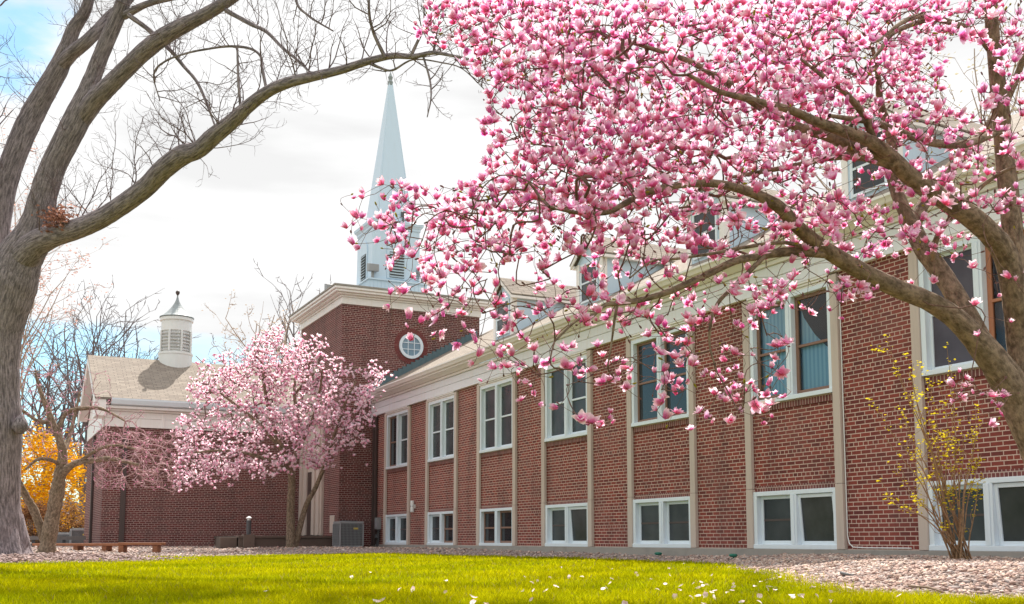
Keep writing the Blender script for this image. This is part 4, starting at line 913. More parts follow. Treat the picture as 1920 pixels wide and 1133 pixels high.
# ================================================================= big magnolia on the right
base_m = at(2016, 1100, 8.2); base_m[2] = gz1(base_m[0], base_m[1])
mag = thing('magnolia_tree', 'large pink magnolia with spreading brown limbs, its trunk at the right edge', 'tree', base_m)
def mg(*c): return list(c)
LIMBS = [
 ('trunk', [(2022, 1140, 120, 8.2), (2012, 1060, 96, 8.2), (1994, 960, 84, 8.2), (1966, 880, 78, 8.2), (1935, 806, 74, 8.2), (1897, 728, 70, 8.2), (1862, 674, 56, 8.1), (1826, 634, 30, 8.05)]),
 ('limb', [(1930, 800, 40, 8.2), (1898, 728, 56, 8.15), (1858, 670, 58, 8.1), (1800, 605, 44, 8.0), (1745, 567, 38, 7.9), (1680, 540, 36, 7.7), (1600, 500, 34, 7.5), (1540, 462, 30, 7.3), (1495, 425, 27, 7.1), (1465, 392, 24, 7.0), (1430, 370, 20, 6.9), (1380, 352, 17, 6.7), (1335, 344, 15, 6.6), (1280, 346, 14, 6.5), (1215, 360, 13, 6.4), (1175, 380, 12, 6.3), (1140, 398, 10, 6.2), (1090, 400, 8, 6.1), (1030, 388, 6, 6.0)]),
 ('limb', [(1550, 474, 22, 7.35), (1500, 472, 19, 7.2), (1460, 474, 17, 7.1), (1420, 481, 15, 7.0), (1378, 490, 14, 6.9), (1319, 518, 13, 6.8), (1259, 545, 12, 6.7), (1204, 562, 11, 6.6), (1158, 569, 10, 6.5), (1135, 572, 8, 6.45), (1112, 590, 6, 6.4), (1080, 602, 5, 6.3), (1040, 640, 4, 6.2)]),
 ('limb', [(1433, 482, 9, 7.0), (1406, 508, 9, 6.9), (1381, 534, 8, 6.85), (1355, 557, 8, 6.8), (1339, 582, 7, 6.75), (1332, 610, 6, 6.7), (1331, 650, 4, 6.7), (1345, 700, 3, 6.65)]),
 ('limb', [(1540, 476, 8, 7.3), (1490, 458, 8, 7.1), (1450, 456, 7, 7.0), (1390, 465, 7, 6.9), (1332, 476, 6, 6.7), (1264, 486, 5, 6.5), (1222, 490, 4, 6.4), (1180, 522, 3, 6.3)]),
 ('limb', [(1158, 569, 6, 6.5), (1152, 602, 5, 6.5), (1147, 640, 4, 6.5), (1139, 690, 3, 6.45)]),
 ('limb', [(1942, 830, 50, 8.25), (1926, 740, 58, 8.25), (1914, 640, 54, 8.3), (1904, 560, 50, 8.2), (1886, 480, 46, 8.1), (1855, 437, 44, 8.0), (1805, 395, 42, 7.8), (1745, 358, 38, 7.6), (1705, 330, 36, 7.5), (1675, 300, 32, 7.35), (1648, 275, 26, 7.2), (1615, 258, 24, 7.1), (1570, 242, 22, 6.9), (1530, 228, 18, 6.8), (1480, 206, 15, 6.6), (1420, 190, 13, 6.4), (1350, 172, 10, 6.2), (1290, 140, 7, 6.0)]),
 ('limb', [(1672, 306, 28, 7.35), (1635, 290, 28, 7.3), (1590, 272, 24, 7.3), (1550, 254, 21, 7.2), (1500, 240, 19, 7.2), (1450, 215, 17, 7.1), (1405, 186, 16, 7.0), (1355, 150, 13, 6.9), (1285, 112, 10, 6.8), (1200, 85, 7, 6.7)]),
 ('limb', [(1668, 308, 18, 7.35), (1605, 293, 15, 7.5), (1550, 297, 13, 7.6), (1495, 310, 11, 7.6), (1440, 320, 9, 7.7), (1360, 335, 6, 7.8)]),
 ('limb', [(1640, 268, 15, 7.2), (1620, 218, 14, 7.1), (1595, 185, 12, 7.0), (1575, 165, 10, 6.9), (1545, 145, 8, 6.8), (1500, 110, 5, 6.7)]),
 ('limb', [(1955, 860, 46, 8.3), (1934, 740, 52, 8.4), (1918, 640, 44, 8.5), (1907, 560, 38, 8.5), (1900, 450, 38, 8.5), (1890, 350, 38, 8.5), (1882, 280, 34, 8.5), (1877, 215, 34, 8.4), (1870, 150, 30, 8.3), (1862, 75, 26, 8.2), (1857, 0, 24, 8.1), (1850, -80, 18, 8.0), (1840, -170, 10, 7.9)]),
 ('limb', [(1882, 242, 12, 8.4), (1848, 257, 15, 8.2), (1811, 270, 16, 8.0), (1772, 271, 16, 7.8), (1732, 264, 15, 7.6), (1708, 256, 14, 7.5), (1676, 243, 13, 7.4), (1639, 230, 12, 7.2), (1594, 223, 10, 7.0), (1555, 217, 7, 6.8)]),
 ('limb', [(1866, 105, 14, 8.3), (1830, 62, 13, 8.1), (1790, 45, 12, 7.9), (1750, 34, 12, 7.7), (1715, 32, 10, 7.5), (1680, 50, 8, 7.3), (1650, 75, 6, 7.2), (1600, 88, 4, 7.0)]),
 ('limb', [(1750, 34, 10, 7.7), (1705, 48, 9, 7.6), (1670, 66, 9, 7.5), (1650, 95, 7, 7.4), (1622, 128, 5, 7.3)]),
 ('limb', [(1910, 752, 40, 8.2), (1852, 664, 48, 8.25), (1800, 568, 40, 8.5), (1762, 508, 38, 8.7), (1733, 470, 36, 8.8), (1715, 435, 34, 8.9), (1698, 400, 26, 8.9), (1680, 355, 24, 9.0), (1672, 315, 22, 9.0), (1672, 265, 20, 9.0), (1662, 230, 16, 8.9), (1650, 190, 14, 8.8), (1646, 140, 10, 8.6), (1636, 90, 7, 8.4)]),
 ('limb', [(1714, 440, 26, 8.9), (1722, 402, 24, 9.0), (1750, 354, 22, 9.1), (1780, 318, 21, 9.2), (1825, 270, 20, 9.3), (1862, 226, 19, 9.3), (1888, 185, 16, 9.3), (1915, 120, 12, 9.2), (1935, 40, 8, 9.0)]),
 ('limb', [(1748, 490, 12, 8.7), (1755, 450, 11, 8.6), (1785, 405, 10, 8.5), (1838, 352, 8, 8.4), (1880, 323, 7, 8.3), (1925, 305, 5, 8.2)]),
]
seeds = []
for nm, c in LIMBS:
    P, R = limb_px(c, 6, 0.014 if c[0][2] > 20 else 0.04); T = Tubes(); T.add(P, R, 14 if R.max() > 0.04 else 8); T.build(nm, BARK_MAG, mag)
    if nm == 'limb': seeds.append(P[len(P) // 4:])
seeds = np.vstack(seeds)
COUNT = [[0,0,8,11,12,12,10,9,8,11,12,11,9,8,9,6],[0,0,1.5,7,12,13,11,8,8,10,11,12,9,7,4,4],[0,0,0,3,10,11,10,9,9,9,10,9,6,6,5,3],[0,0,0,4,8,9,11,11,9,8,7,5,3,4,4,4],[0.6,4,6,8,10,12,12,9,6,5,5,4,3,4,3,4],
         [1.0,5,8,7,5,6,6,5,4,4,5,5,4,4,2,1],[0.2,5,9,6,4,4,4,5,5,4,6,4,3,1,0,1],[0,3,5,4,5,5,6,6,5,5,4,1,0,0,0,1],[0,0,0,2,5,4,4,4,6,5,3,0,0,0,1,1],[0,0,0,0,1,1.5,1,2,3,5,1,0,0,0,2,2]]
def okpx(x, y):
    """keeps the open bits of sky and facade clear"""
    if x < 905 and y < 345 and y > 90 + (x - 805) * 0.6: return False
    if x < 700 and (y < 360 or y > 470): return False
    if x < 730 and y > 505: return False
    if x < 800 and y > 605 and x < 760: return False
    if 725 < x < 760 and 575 < y < 600: return False
    if 1770 < x < 1840 and 75 < y < 215: return False
    if 1480 < x < 1920 and y > 600 and not (1755 < x and y > 690): return False
    return True
tg = []; tw = []
for r, row in enumerate(COUNT):
    for c, k in enumerate(row):
        k = k * (7.8 if r < 6 else 3.2); left = int(k) + (rng.random() < k % 1)
        while left > 0:                               # blossoms come in small sprays
            x, y = 640 + 80 * (c + rng.random()), 80 * (r + rng.random()); dd = 5.7 + 3.5 * rng.beta(1.5, 1.5) + (0.5 if x > 1500 else 0)
            for _ in range(min(left, int(rng.integers(1, 5)))):
                xx, yy = x + rng.normal() * 13, y + rng.normal() * 11
                if okpx(xx, yy): tg.append(at(xx, yy, dd + rng.normal() * 0.08))
                left -= 1
        for _ in range(int(k * 0.5) + (1 if k > 0.5 else 0)):
            x, y = 640 + 80 * (c + rng.random()), 80 * (r + rng.random())
            if okpx(x, y): tw.append(at(x, y, 5.8 + 3.0 * rng.beta(1.6, 1.6) + (0.5 if x > 1500 else 0)))
for _ in range(260):                                  # the crown goes on above and to the right of the frame
    x, y = (rng.uniform(1000, 2250), rng.uniform(-330, -5)) if rng.random() < 0.6 else (rng.uniform(1925, 2300), rng.uniform(-200, 620))
    tg.append(at(x, y, rng.uniform(6.0, 9.6)))
for x, y, dd in ((680, 372, 6.0), (670, 408, 6.0), (735, 345, 6.0), (752, 352, 6.0), (766, 598, 6.2), (790, 606, 6.2), (800, 600, 6.1), (765, 615, 6.2), (812, 592, 6.2), (883, 625, 6.2), (1370, 790, 6.6), (1385, 770, 6.6), (1430, 772, 6.7), (1790, 752, 7.4), (1800, 745, 7.4), (1842, 742, 7.6), (1822, 710, 7.6), (1825, 502, 7.7), (1828, 573, 7.7), (1872, 555, 7.6), (1895, 605, 7.7), (1835, 630, 7.7), (1785, 485, 7.9), (950, 690, 6.2), (985, 720, 6.2), (1045, 765, 6.3)):
    tg.append(at(x, y, dd))
tg = np.array(tg); tw = np.array(tw); allt = np.vstack([tg, tw])
P, tips, par, chains = grow(seeds, allt, 0.11, 0.14, 0.0016, 0.014, 2.4, 0.03)
tubes_of(chains, 'twigs', TWIG_MAG, mag, 4, 0.004, 6)['kind'] = 'stuff'
tg_i = [i for i in range(len(tg)) if i in tips]; pos = tg[tg_i]
tdir = np.array([P[tips[i]] - P[par[tips[i]]] for i in tg_i]); tdir /= np.linalg.norm(tdir, axis=1)[:, None] + 1e-9
dirs = tdir * 0.5 + np.array([0, 0, 0.85]) + 0.33 * rng.standard_normal(tdir.shape)
size = 0.057 * (0.55 + 0.65 * rng.random(len(pos)))
px_size = size / (pos @ _F - CZ * _F[2])
k = rng.random((len(pos), 1)); warm = rng.random((len(pos), 1))
bc = (1 - k) * np.array([0.84, 0.20, 0.60]) + k * np.array([0.93, 0.24, 0.47]); tc = (1 - warm) * np.array([0.94, 0.68, 0.86]) + warm * np.array([0.95, 0.80, 0.83])
onscreen = np.array([(lambda q: 0 < 960 + F_PX * (q @ _R) / (q @ _F) < 1920 and 0 < 566.5 + SHIFT - F_PX * (q @ _U) / (q @ _F))(p_ - np.array([0, 0, CZ])) for p_ in pos])
order = np.argsort(-(px_size * onscreen)); big = order[:100]; rest = order[100:]
for i in big:
    s1 = np.array([i]); me = blossom_mesh('blossom', pos[s1], dirs[s1], size[s1], [PROTO[rng.integers(0, len(PROTO))]], bc[s1], tc[s1])
    finish('blossom', me, PETAL, mag, uv=False, smooth=True)
o = finish('blossoms', blossom_mesh('blossoms', pos[rest], dirs[rest], size[rest], PROTO, bc[rest], tc[rest]), PETAL, mag, uv=False, smooth=True); o['kind'] = 'stuff'
# leaf buds on the bare twig tips
tw_i = [len(tg) + i for i in range(len(tw)) if len(tg) + i in tips]; bp = allt[tw_i]; bd = np.array([P[tips[i]] - P[par[tips[i]]] for i in tw_i]) + np.array([0, 0, 0.02])
bcol = np.where(rng.random((len(bp), 1)) < 0.25, np.array([[0.42, 0.36, 0.05]]), np.array([[0.27, 0.15, 0.14]])) * np.ones((len(bp), 3))
o = finish('buds', blossom_mesh('buds', bp, bd, 0.026 * (0.6 + 0.6 * rng.random(len(bp))), [PROTO[0]], bcol, bcol), LEAF, mag, uv=False, smooth=True); o['kind'] = 'stuff'

# ================================================================= big bare tree on the left
base_l = np.array([TREE0[0], TREE0[1], 0.0]); base_l[2] = gz1(*base_l[:2])
big_t = thing('bare_tree', 'huge grey bare tree at the left edge with a long limb reaching over the lawn', 'tree', base_l)
D0 = 20.6
BL_ = [
 ('trunk', [(-4, 1062, 150, D0), (-5, 1036, 118, D0), (-6, 1000, 100, D0), (-9, 940, 92, D0), (-8, 860, 94, D0), (-7, 800, 98, D0), (-10, 740, 92, D0), (-10, 680, 92, D0), (-6, 620, 96, D0), (6, 570, 104, D0), (20, 525, 104, D0), (36, 485, 88, D0), (58, 450, 74, D0), (72, 415, 62, D0), (82, 365, 52, D0), (100, 312, 48, D0), (126, 260, 50, D0), (150, 212, 50, D0), (164, 178, 42, D0), (176, 140, 32, D0), (191, 100, 30, D0), (210, 55, 30, D0), (229, 10, 28, D0), (246, -40, 25, D0), (272, -120, 18, D0), (300, -240, 10, D0), (320, -340, 4, D0)]),
 ('limb', [(2, 560, 50, 21.0), (-4, 505, 34, 21.2), (1, 420, 38, 21.3), (12, 340, 44, 21.4), (36, 270, 45, 21.5), (61, 215, 45, 21.6), (86, 170, 41, 21.6), (110, 128, 38, 21.6), (126, 88, 30, 21.6), (138, 55, 25, 21.6), (160, 20, 21, 21.6), (170, -20, 18, 21.6), (178, -90, 13, 21.6), (170, -200, 6, 21.6)]),
 ('limb', [(112, 125, 30, 21.6), (135, 100, 27, 21.4), (160, 80, 24, 21.2), (185, 55, 22, 21.3), (205, 32, 20, 21.5), (238, 3, 17, 21.6), (270, -40, 13, 21.7), (310, -120, 7, 21.8)]),
 ('limb', [(152, 222, 40, D0), (178, 188, 38, 20.4), (203, 163, 35, 20.2), (240, 126, 33, 20.0), (270, 97, 34, 19.8), (302, 72, 34, 19.6), (340, 50, 31, 19.4), (380, 30, 26, 19.2), (424, 4, 22, 19.0), (480, -34, 17, 18.8), (560, -80, 11, 18.5), (660, -120, 5, 18.2)]),
 ('limb', [(40, 485, 64, 20.5), (72, 455, 52, 20.3), (105, 441, 43, 20.1), (142, 430, 40, 19.9), (185, 412, 38, 19.6), (230, 384, 38, 19.3), (275, 350, 38, 19.0), (306, 318, 40, 18.7), (342, 291, 40, 18.4), (372, 281, 33, 18.2), (400, 256, 34, 18.0), (435, 228, 30, 17.8), (466, 199, 26, 17.6), (502, 172, 22, 17.3), (540, 155, 21, 17.0), (590, 143, 18, 16.7), (640, 131, 16, 16.4), (690, 115, 14, 16.1), (735, 105, 12, 15.8), (775, 106, 10, 15.5), (812, 99, 8, 15.3), (845, 104, 6, 15.1), (905, 117, 4, 14.8)]),
 ('limb', [(240, 28, 9, 20.2), (280, 57, 9, 20.2), (320, 95, 8, 20.0), (345, 125, 7, 19.8), (370, 155, 6, 19.6), (390, 200, 5, 19.4), (402, 234, 3, 19.2)]),
 ('limb', [(424, 20, 9, 19.0), (470, 45, 8, 18.6), (500, 60, 7, 18.3), (530, 90, 6, 18.0), (560, 115, 5, 17.7), (582, 136, 3, 17.5)]),
 ('limb', [(500, 170, 6, 17.3), (492, 130, 6, 17.4), (488, 105, 5, 17.6), (468, 91, 5, 17.8), (430, 87, 5, 18.0), (390, 92, 4, 18.2), (350, 100, 4, 18.4), (310, 115, 4, 18.6), (288, 140, 3, 18.8), (300, 190, 2, 19.0)]),
 ('limb', [(452, 215, 6, 17.7), (447, 150, 5, 17.7), (445, 90, 4, 17.8)]),
 ('limb', [(232, 30, 16, 20.6), (275, 8, 12, 20.4), (330, -5, 10, 20.2), (400, -14, 7, 20.0)]),
 ('limb', [(560, -80, 9, 18.5), (555, 0, 5, 18.2), (582, 32, 4, 18.0), (624, 58, 3, 17.8)]),
 ('limb', [(246, -40, 22, 20.6), (330, -130, 22, 20.0), (430, -230, 19, 19.2), (560, -310, 15, 18.4), (700, -370, 9, 17.6)]),
 ('limb', [(260, -80, 20, 20.6), (290, -220, 19, 20.2), (300, -380, 16, 19.6), (360, -520, 9, 19.0)]),
 ('limb', [(178, -90, 16, 21.6), (120, -230, 17, 20.8), (80, -370, 14, 19.8), (60, -500, 8, 18.8)]),
 ('limb', [(480, -34, 15, 18.8), (600, -130, 15, 18.0), (740, -240, 12, 17.0), (860, -300, 8, 16.2)]),
 ('limb', [(-24, 540, 34, 20.9), (-80, 420, 32, 20.6), (-160, 250, 28, 20.0), (-260, 60, 20, 19.2), (-330, -80, 12, 18.6)]),
 ('limb', [(722, 108, 8, 15.8), (700, 60, 6, 15.7), (692, 20, 5, 15.6), (694, -40, 4, 15.5)]),
 ('limb', [(770, 106, 7, 15.5), (792, 60, 5, 15.4), (815, 20, 4, 15.3), (850, -10, 3, 15.2)]),
 ('limb', [(793, 104, 4, 15.4), (806, 150, 4, 15.4), (808, 185, 3, 15.3), (801, 220, 2, 15.3)]),
 ('limb', [(690, 117, 7, 16.1), (712, 127, 5, 16.0), (736, 132, 4, 15.9), (775, 112, 3, 15.6), (830, 118, 3, 15.3), (868, 130, 2, 15.1), (910, 170, 1.5, 15.0)]),
]
seeds = []
for nm, c in BL_:
    P, R = limb_px(c, 6, 0.010 if c[0][2] > 12 else 0.04)
    if nm == 'trunk':                                  # root flare lobes come from a knobbly lower ring
        pass
    T = Tubes(); T.add(P, R, 22 if R.max() > 0.25 else 10); T.build(nm, BARK_BIG, big_t)
    seeds.append(P[3:] if nm == 'limb' else P[-70:])
# roots
T = Tubes()
for a_, l_ in ((0.2, 1.0), (1.1, 0.8), (2.3, 0.9), (3.4, 1.0), (4.3, 0.85), (5.3, 1.05), (5.9, 0.8)):
    ca, sa = math.cos(a_), math.sin(a_); q = [base_l + np.array([0.30 * ca, 0.30 * sa, 0.8]), base_l + np.array([0.42 * ca, 0.42 * sa, 0.32]), base_l + np.array([0.52 * ca * l_, 0.52 * sa * l_, 0.08]), base_l + np.array([0.70 * ca * l_, 0.70 * sa * l_, -0.10])]
    P, R = spline(q, [0.13, 0.15, 0.12, 0.05], 5); T.add(P, R, 10)
T.build('root_flare', BARK_BIG, big_t)
T = Tubes()
for x, y, w in ((38, 797, 44),):
    p = at(x, y, 18.4 if x > 200 else 20.4); r_ = w * 0.5 * 18.6 / F_PX; T.add([p + np.array([0, 0, -r_ * .8]), p + np.array([0, 0, -r_ * .3]), p + np.array([0, 0, r_ * .4]), p + np.array([0.02, 0, r_ * 1.0])], [r_ * 0.3, r_ * 0.8, r_ * 0.6, r_ * 0.12], 10)
T.build('burl', BARK_BIG, big_t)
tg = []
def cloud(n, x0, x1, y0, y1, d0, d1):
    for _ in range(n): tg.append(at(rng.uniform(x0, x1), rng.uniform(y0, y1), rng.uniform(d0, d1)))
def shoot(T, p, d, L_, r, lev, up=0.12, wig=0.16, fork=0.8, step=0.11, rmin=0.0038):
    """a wandering twig with side twigs"""
    n = max(4, int(L_ / step)); st = L_ / n; P = [p]; D = [d]; d = d / np.linalg.norm(d)
    for i in range(n):
        d = d + rng.standard_normal(3) * wig + np.array([0, 0, up]) * 0.5; d /= np.linalg.norm(d); p = p + d * st; P.append(p); D.append(d)
    R = np.linspace(r, r * 0.35, n + 1); T.add(np.array(P), R, 5 if r > 0.009 else 3)
    if lev > 0:
        for i in range(1, n + 1):
            if rng.random() < fork * (0.55 if i < n * 0.3 else 1.0):
                side = rng.standard_normal(3); side -= D[i] * (side @ D[i]); side /= np.linalg.norm(side) + 1e-9
                shoot(T, P[i], D[i] * 0.75 + side * rng.uniform(0.6, 1.0), L_ * rng.uniform(0.22, 0.45), max(R[i] * 0.62, rmin), lev - 1, up, wig * 1.2, fork * 0.8, step, rmin)
TW = Tubes(); names = [c[0] for c in BL_]
def along(S, lo, hi):
    return S[int((len(S) - 1) * rng.uniform(lo, hi))]
LM = seeds
for lo, hi, n_, l0, l1, lean in ((0.02, 0.24, 13, 0.9, 1.7, 0.35), (0.24, 0.42, 16, 0.7, 1.4, 0.5), (0.42, 0.62, 9, 0.6, 1.3, 0.6), (0.62, 0.98, 16, 0.6, 1.5, 0.7)):
    for _ in range(n_): shoot(TW, along(LM[4], lo, hi), np.array([0, 0, 1.0]) + rng.standard_normal(3) * lean, rng.uniform(l0, l1), rng.uniform(0.009, 0.015), 2)
for _ in range(16): shoot(TW, along(LM[4], 0.35, 1.0), np.array([0, 0, -0.25]) + rng.standard_normal(3) * 0.6, rng.uniform(0.3, 0.9), 0.008, 2, -0.05)
for k, n_, l1 in ((5, 18, 1.1), (6, 18, 1.0), (7, 16, 0.9), (8, 10, 0.8), (9, 10, 1.2), (10, 10, 0.9), (11, 34, 2.0), (12, 30, 2.0), (13, 30, 2.0), (14, 26, 1.8), (15, 30, 2.0), (16, 9, 0.8), (17, 9, 0.9), (18, 6, 0.5), (19, 12, 0.8), (3, 26, 1.3), (2, 18, 1.3), (1, 34, 1.3), (0, 14, 1.2)):
    hi_ = 11 <= k <= 15                                # the unseen upper crown, which shades the lawn
    for _ in range(n_ * 2 if hi_ else n_): shoot(TW, along(LM[k], 0.15, 1.0), rng.standard_normal(3) + np.array([0, 0, 0.35]), rng.uniform(0.9, 3.0) if hi_ else rng.uniform(0.35, l1), rng.uniform(0.02, 0.035) if hi_ else rng.uniform(0.007, 0.012), 2, step=0.22 if hi_ else 0.11)
TW.build('twigs', TWIG_BIG, big_t)['kind'] = 'stuff'
seeds = np.vstack(seeds)
cloud(60, -160, 240, -330, -20, 20, 23); cloud(45, 240, 660, -260, -10, 17.5, 20.5); cloud(26, -260, -10, 0, 500, 20.6, 23)
P, tips, par, chains = grow(seeds, np.array(tg), 0.25, 0.16, 0.0062, 0.05, 2.1, 0.10)
tubes_of(chains, 'crown', TWIG_BIG, big_t, 4, 0.012, 6)['kind'] = 'stuff'
# dry leaves caught in the crotch
def leaf_cloud(pos, size, cols, up=0.3):
    n = len(pos); D = rng.standard_normal((n, 3)); D[:, 2] += up; A, B, D = frames(D); s = size[:, None]
    V = np.stack([pos - A * s * 0.5, pos + B * s * 0.28 + D * s * 0.1, pos + A * s * 0.6, pos - B * s * 0.28 + D * s * 0.1], 1).reshape(-1, 3); k = np.arange(n) * 4
    return V, np.stack([k, k + 1, k + 2, k + 3], 1), np.repeat(cols, 4, 0)
c0 = at(114, 412, 19.9); n = 420; q = c0 + rng.standard_normal((n, 3)) * np.array([0.16, 0.16, 0.12])
V, Fq, Cc = leaf_cloud(q, 0.05 + 0.06 * rng.random(n), np.array([0.30, 0.15, 0.11]) * (0.6 + 0.8 * rng.random((n, 1))))
o = finish('leaf_nest', np_mesh('leaf_nest', V, [Fq], Cc), LEAF, uv=False, origin=c0); tag(o, 'reddish brown nest of dry leaves in the crotch of the big bare tree', 'nest')

# ================================================================= second magnolia, by the tower
b2 = at(545, 1026, 34.6); b2[2] = gz1(b2[0], b2[1])
mag2 = thing('magnolia_tree', 'round pale pink magnolia in full bloom in front of the brick tower', 'tree', b2)
D2 = 34.6
L2 = [('trunk', [(546, 1030, 21, D2), (545, 1000, 16, D2), (545, 950, 15, D2), (547, 905, 14, D2), (544, 880, 14, D2), (530, 845, 11, D2 - .2), (512, 800, 9, D2 - .4), (500, 750, 7, D2 - .5), (492, 700, 5, D2 - .6), (488, 660, 3, D2 - .6)]),
 ('trunk', [(552, 1026, 15, D2 + .1), (563, 985, 11, D2 + .2), (575, 945, 10, D2 + .3), (590, 918, 9, D2 + .3), (606, 880, 8, D2 + .2), (618, 845, 7, D2), (632, 800, 5, D2 - .2), (650, 750, 4, D2 - .3), (668, 715, 3, D2 - .3)]),
 ('limb', [(547, 890, 12, D2), (556, 850, 10, D2 + .4), (560, 800, 8, D2 + .8), (552, 740, 6, D2 + 1), (556, 690, 4, D2 + 1), (562, 650, 3, D2 + 1)]),
 ('limb', [(545, 880, 9, D2), (510, 865, 8, D2 - .6), (460, 850, 6, D2 - 1), (410, 845, 5, D2 - 1.2), (360, 850, 3, D2 - 1.3)]),
 ('limb', [(530, 845, 8, D2 - .2), (480, 790, 6, D2 - .2), (430, 750, 5, D2 - .1), (390, 720, 3, D2)]),
 ('limb', [(556, 850, 7, D2 + .4), (585, 790, 6, D2 + .1), (600, 730, 5, D2 - .4), (605, 690, 3, D2 - .7)]),
 ('limb', [(552, 740, 5, D2 + 1), (590, 700, 4, D2 + .6), (640, 690, 3, D2 + .2), (690, 690, 2, D2)])]
seeds = []
for nm, c in L2:
    P, R = limb_px(c, 5, 0.04); T = Tubes(); T.add(P, R, 9); T.build(nm, BARK_MAG, mag2); seeds.append(P[len(P) // 3:])
seeds = np.vstack(seeds)
CR2 = np.array([(345, 925), (322, 880), (326, 850), (336, 800), (362, 735), (375, 690), (410, 665), (430, 680), (470, 650), (512, 622), (545, 640), (575, 634), (606, 648), (622, 668), (660, 675), (705, 690), (733, 703), (695, 728), (700, 760), (694, 800), (668, 838), (636, 838), (628, 862), (600, 870), (560, 878), (520, 880), (486, 892), (455, 880), (430, 905), (395, 885)], float)
def inpx(n, poly, holes=0):
    lo, hi = poly.min(0), poly.max(0); out = []
    while len(out) < n:
        q = rng.uniform(lo, hi, (n, 2)); out += list(q[in_poly(q, poly)])
    return np.array(out[:n])
cl = inpx(540, CR2); tg = []
for x, y in cl:
    dp = D2 + rng.uniform(-2.0, 1.6); nn = rng.integers(4, 13)
    for _ in range(nn): tg.append(at(x + rng.standard_normal() * 9, y + rng.standard_normal() * 8, dp + rng.standard_normal() * 0.2))
for x, y in ((348, 914), (383, 932), (392, 930), (368, 933), (437, 936), (499, 898), (640, 905), (662, 880), (690, 895), (612, 905)): tg.append(at(x, y - 25, D2 - .6))
tg = np.array(tg); P, tips, par, chains = grow(seeds, tg, 0.3, 0.15, 0.006, 0.03, 2.2, 0.05)
tubes_of(chains, 'twigs', TWIG_MAG, mag2, 3, 0.012, 5)['kind'] = 'stuff'
n = len(tg); dirs = np.array([0, 0, 0.7]) + 0.6 * rng.standard_normal((n, 3)); k = rng.random((n, 1))
bc = (1 - k) * np.array([0.90, 0.38, 0.60]) + k * np.array([0.93, 0.54, 0.64]); tc = (1 - k) * np.array([0.95, 0.84, 0.90]) + k * np.array([0.95, 0.91, 0.91])
size = 0.090 * (0.7 + 0.6 * rng.random(n)); big = np.argsort(-size)[:60]; rest = np.argsort(-size)[60:]
for i in big:
    s1 = np.array([i]); finish('blossom', blossom_mesh('blossom', tg[s1], dirs[s1], size[s1], [PROTO_FAR[i % 4]], bc[s1], tc[s1]), PETAL, mag2, uv=False, smooth=True)
PETAL2 = m_leafcol('pale_magnolia_petal', 0.68)
o = finish('blossoms', blossom_mesh('blossoms', tg[rest], dirs[rest], size[rest], PROTO_FAR, bc[rest], tc[rest]), PETAL2, mag2, uv=False, smooth=True); o['kind'] = 'stuff'

# ================================================================= small redbud, left
b3 = at(90, 1033, 27.5); b3[2] = gz1(b3[0], b3[1]); D3 = 27.5
red = thing('redbud_tree', 'small crooked redbud with a haze of pink budding twigs beside the benches', 'tree', b3)
L3 = [('trunk', [(86, 1042, 42, D3), (90, 1018, 31, D3), (97, 975, 29, D3), (106, 930, 27, D3), (112, 892, 24, D3), (116, 870, 20, D3), (117, 845, 16, D3), (108, 815, 14, D3), (98, 792, 13, D3), (88, 765, 10, D3), (74, 730, 7, D3), (66, 700, 4, D3)]),
 ('trunk', [(88, 1030, 20, D3 + .1), (79, 1000, 17, D3 + .1), (64, 958, 16, D3), (48, 930, 14, D3 - .2), (36, 905, 12, D3 - .4), (20, 870, 9, D3 - .5)]),
 ('limb', [(114, 892, 17, D3), (127, 878, 14, D3 - .2), (147, 867, 12, D3 - .4), (173, 864, 11, D3 - .6), (209, 860, 9, D3 - .8), (234, 866, 6, D3 - 1), (262, 872, 4, D3 - 1.1)]),
 ('limb', [(108, 815, 9, D3), (118, 785, 8, D3 + .2), (133, 770, 8, D3 + .2), (173, 765, 7, D3 + .2), (199, 770, 5, D3 + .2), (235, 790, 3, D3)]),
 ('limb', [(98, 792, 8, D3), (72, 790, 7, D3 - .3), (45, 772, 6, D3 - .5), (15, 755, 4, D3 - .8)]),
 ('limb', [(118, 850, 10, D3), (130, 820, 8, D3 + .5), (140, 780, 6, D3 + .9), (150, 735, 4, D3 + 1.1)]),
 ('limb', [(112, 870, 8, D3), (92, 862, 7, D3 - .5), (70, 862, 6, D3 - .8), (48, 880, 4, D3 - 1)]),
 ('limb', [(147, 867, 7, D3 - .4), (180, 845, 6, D3 - .9), (215, 835, 5, D3 - 1.3), (255, 842, 3, D3 - 1.6)])]
seeds = []
for nm, c in L3:
    P, R = limb_px(c, 5, 0.06); T = Tubes(); T.add(P, R, 9); T.build(nm, BARK_MAG, red); seeds.append(P[len(P) // 3:])
seeds = np.vstack(seeds); tg = []
cloud(720, 175, 340, 808, 918, 25.4, 28.2); cloud(240, 40, 210, 690, 870, 26.5, 29); cloud(60, 180, 270, 770, 830, 26.4, 28); cloud(60, -60, 120, 690, 900, 26.0, 28.4)
P, tips, par, chains = grow(seeds, np.array(tg), 0.16, 0.28, 0.0062, 0.02, 2.4, -0.04)
tubes_of(chains, 'twigs', TWIG_PINK, red, 3, 0.012, 5)['kind'] = 'stuff'
ix = rng.integers(len(seeds), len(P), 1700); bp = P[ix] + rng.standard_normal((1700, 3)) * 0.02
V, Fq, Cc = leaf_cloud(bp, 0.025 + 0.03 * rng.random(1700), np.array([0.66, 0.27, 0.40]) * (0.7 + 0.5 * rng.random((1700, 1))))
finish('buds', np_mesh('buds', V, [Fq], Cc), LEAF, red, uv=False)['kind'] = 'stuff'

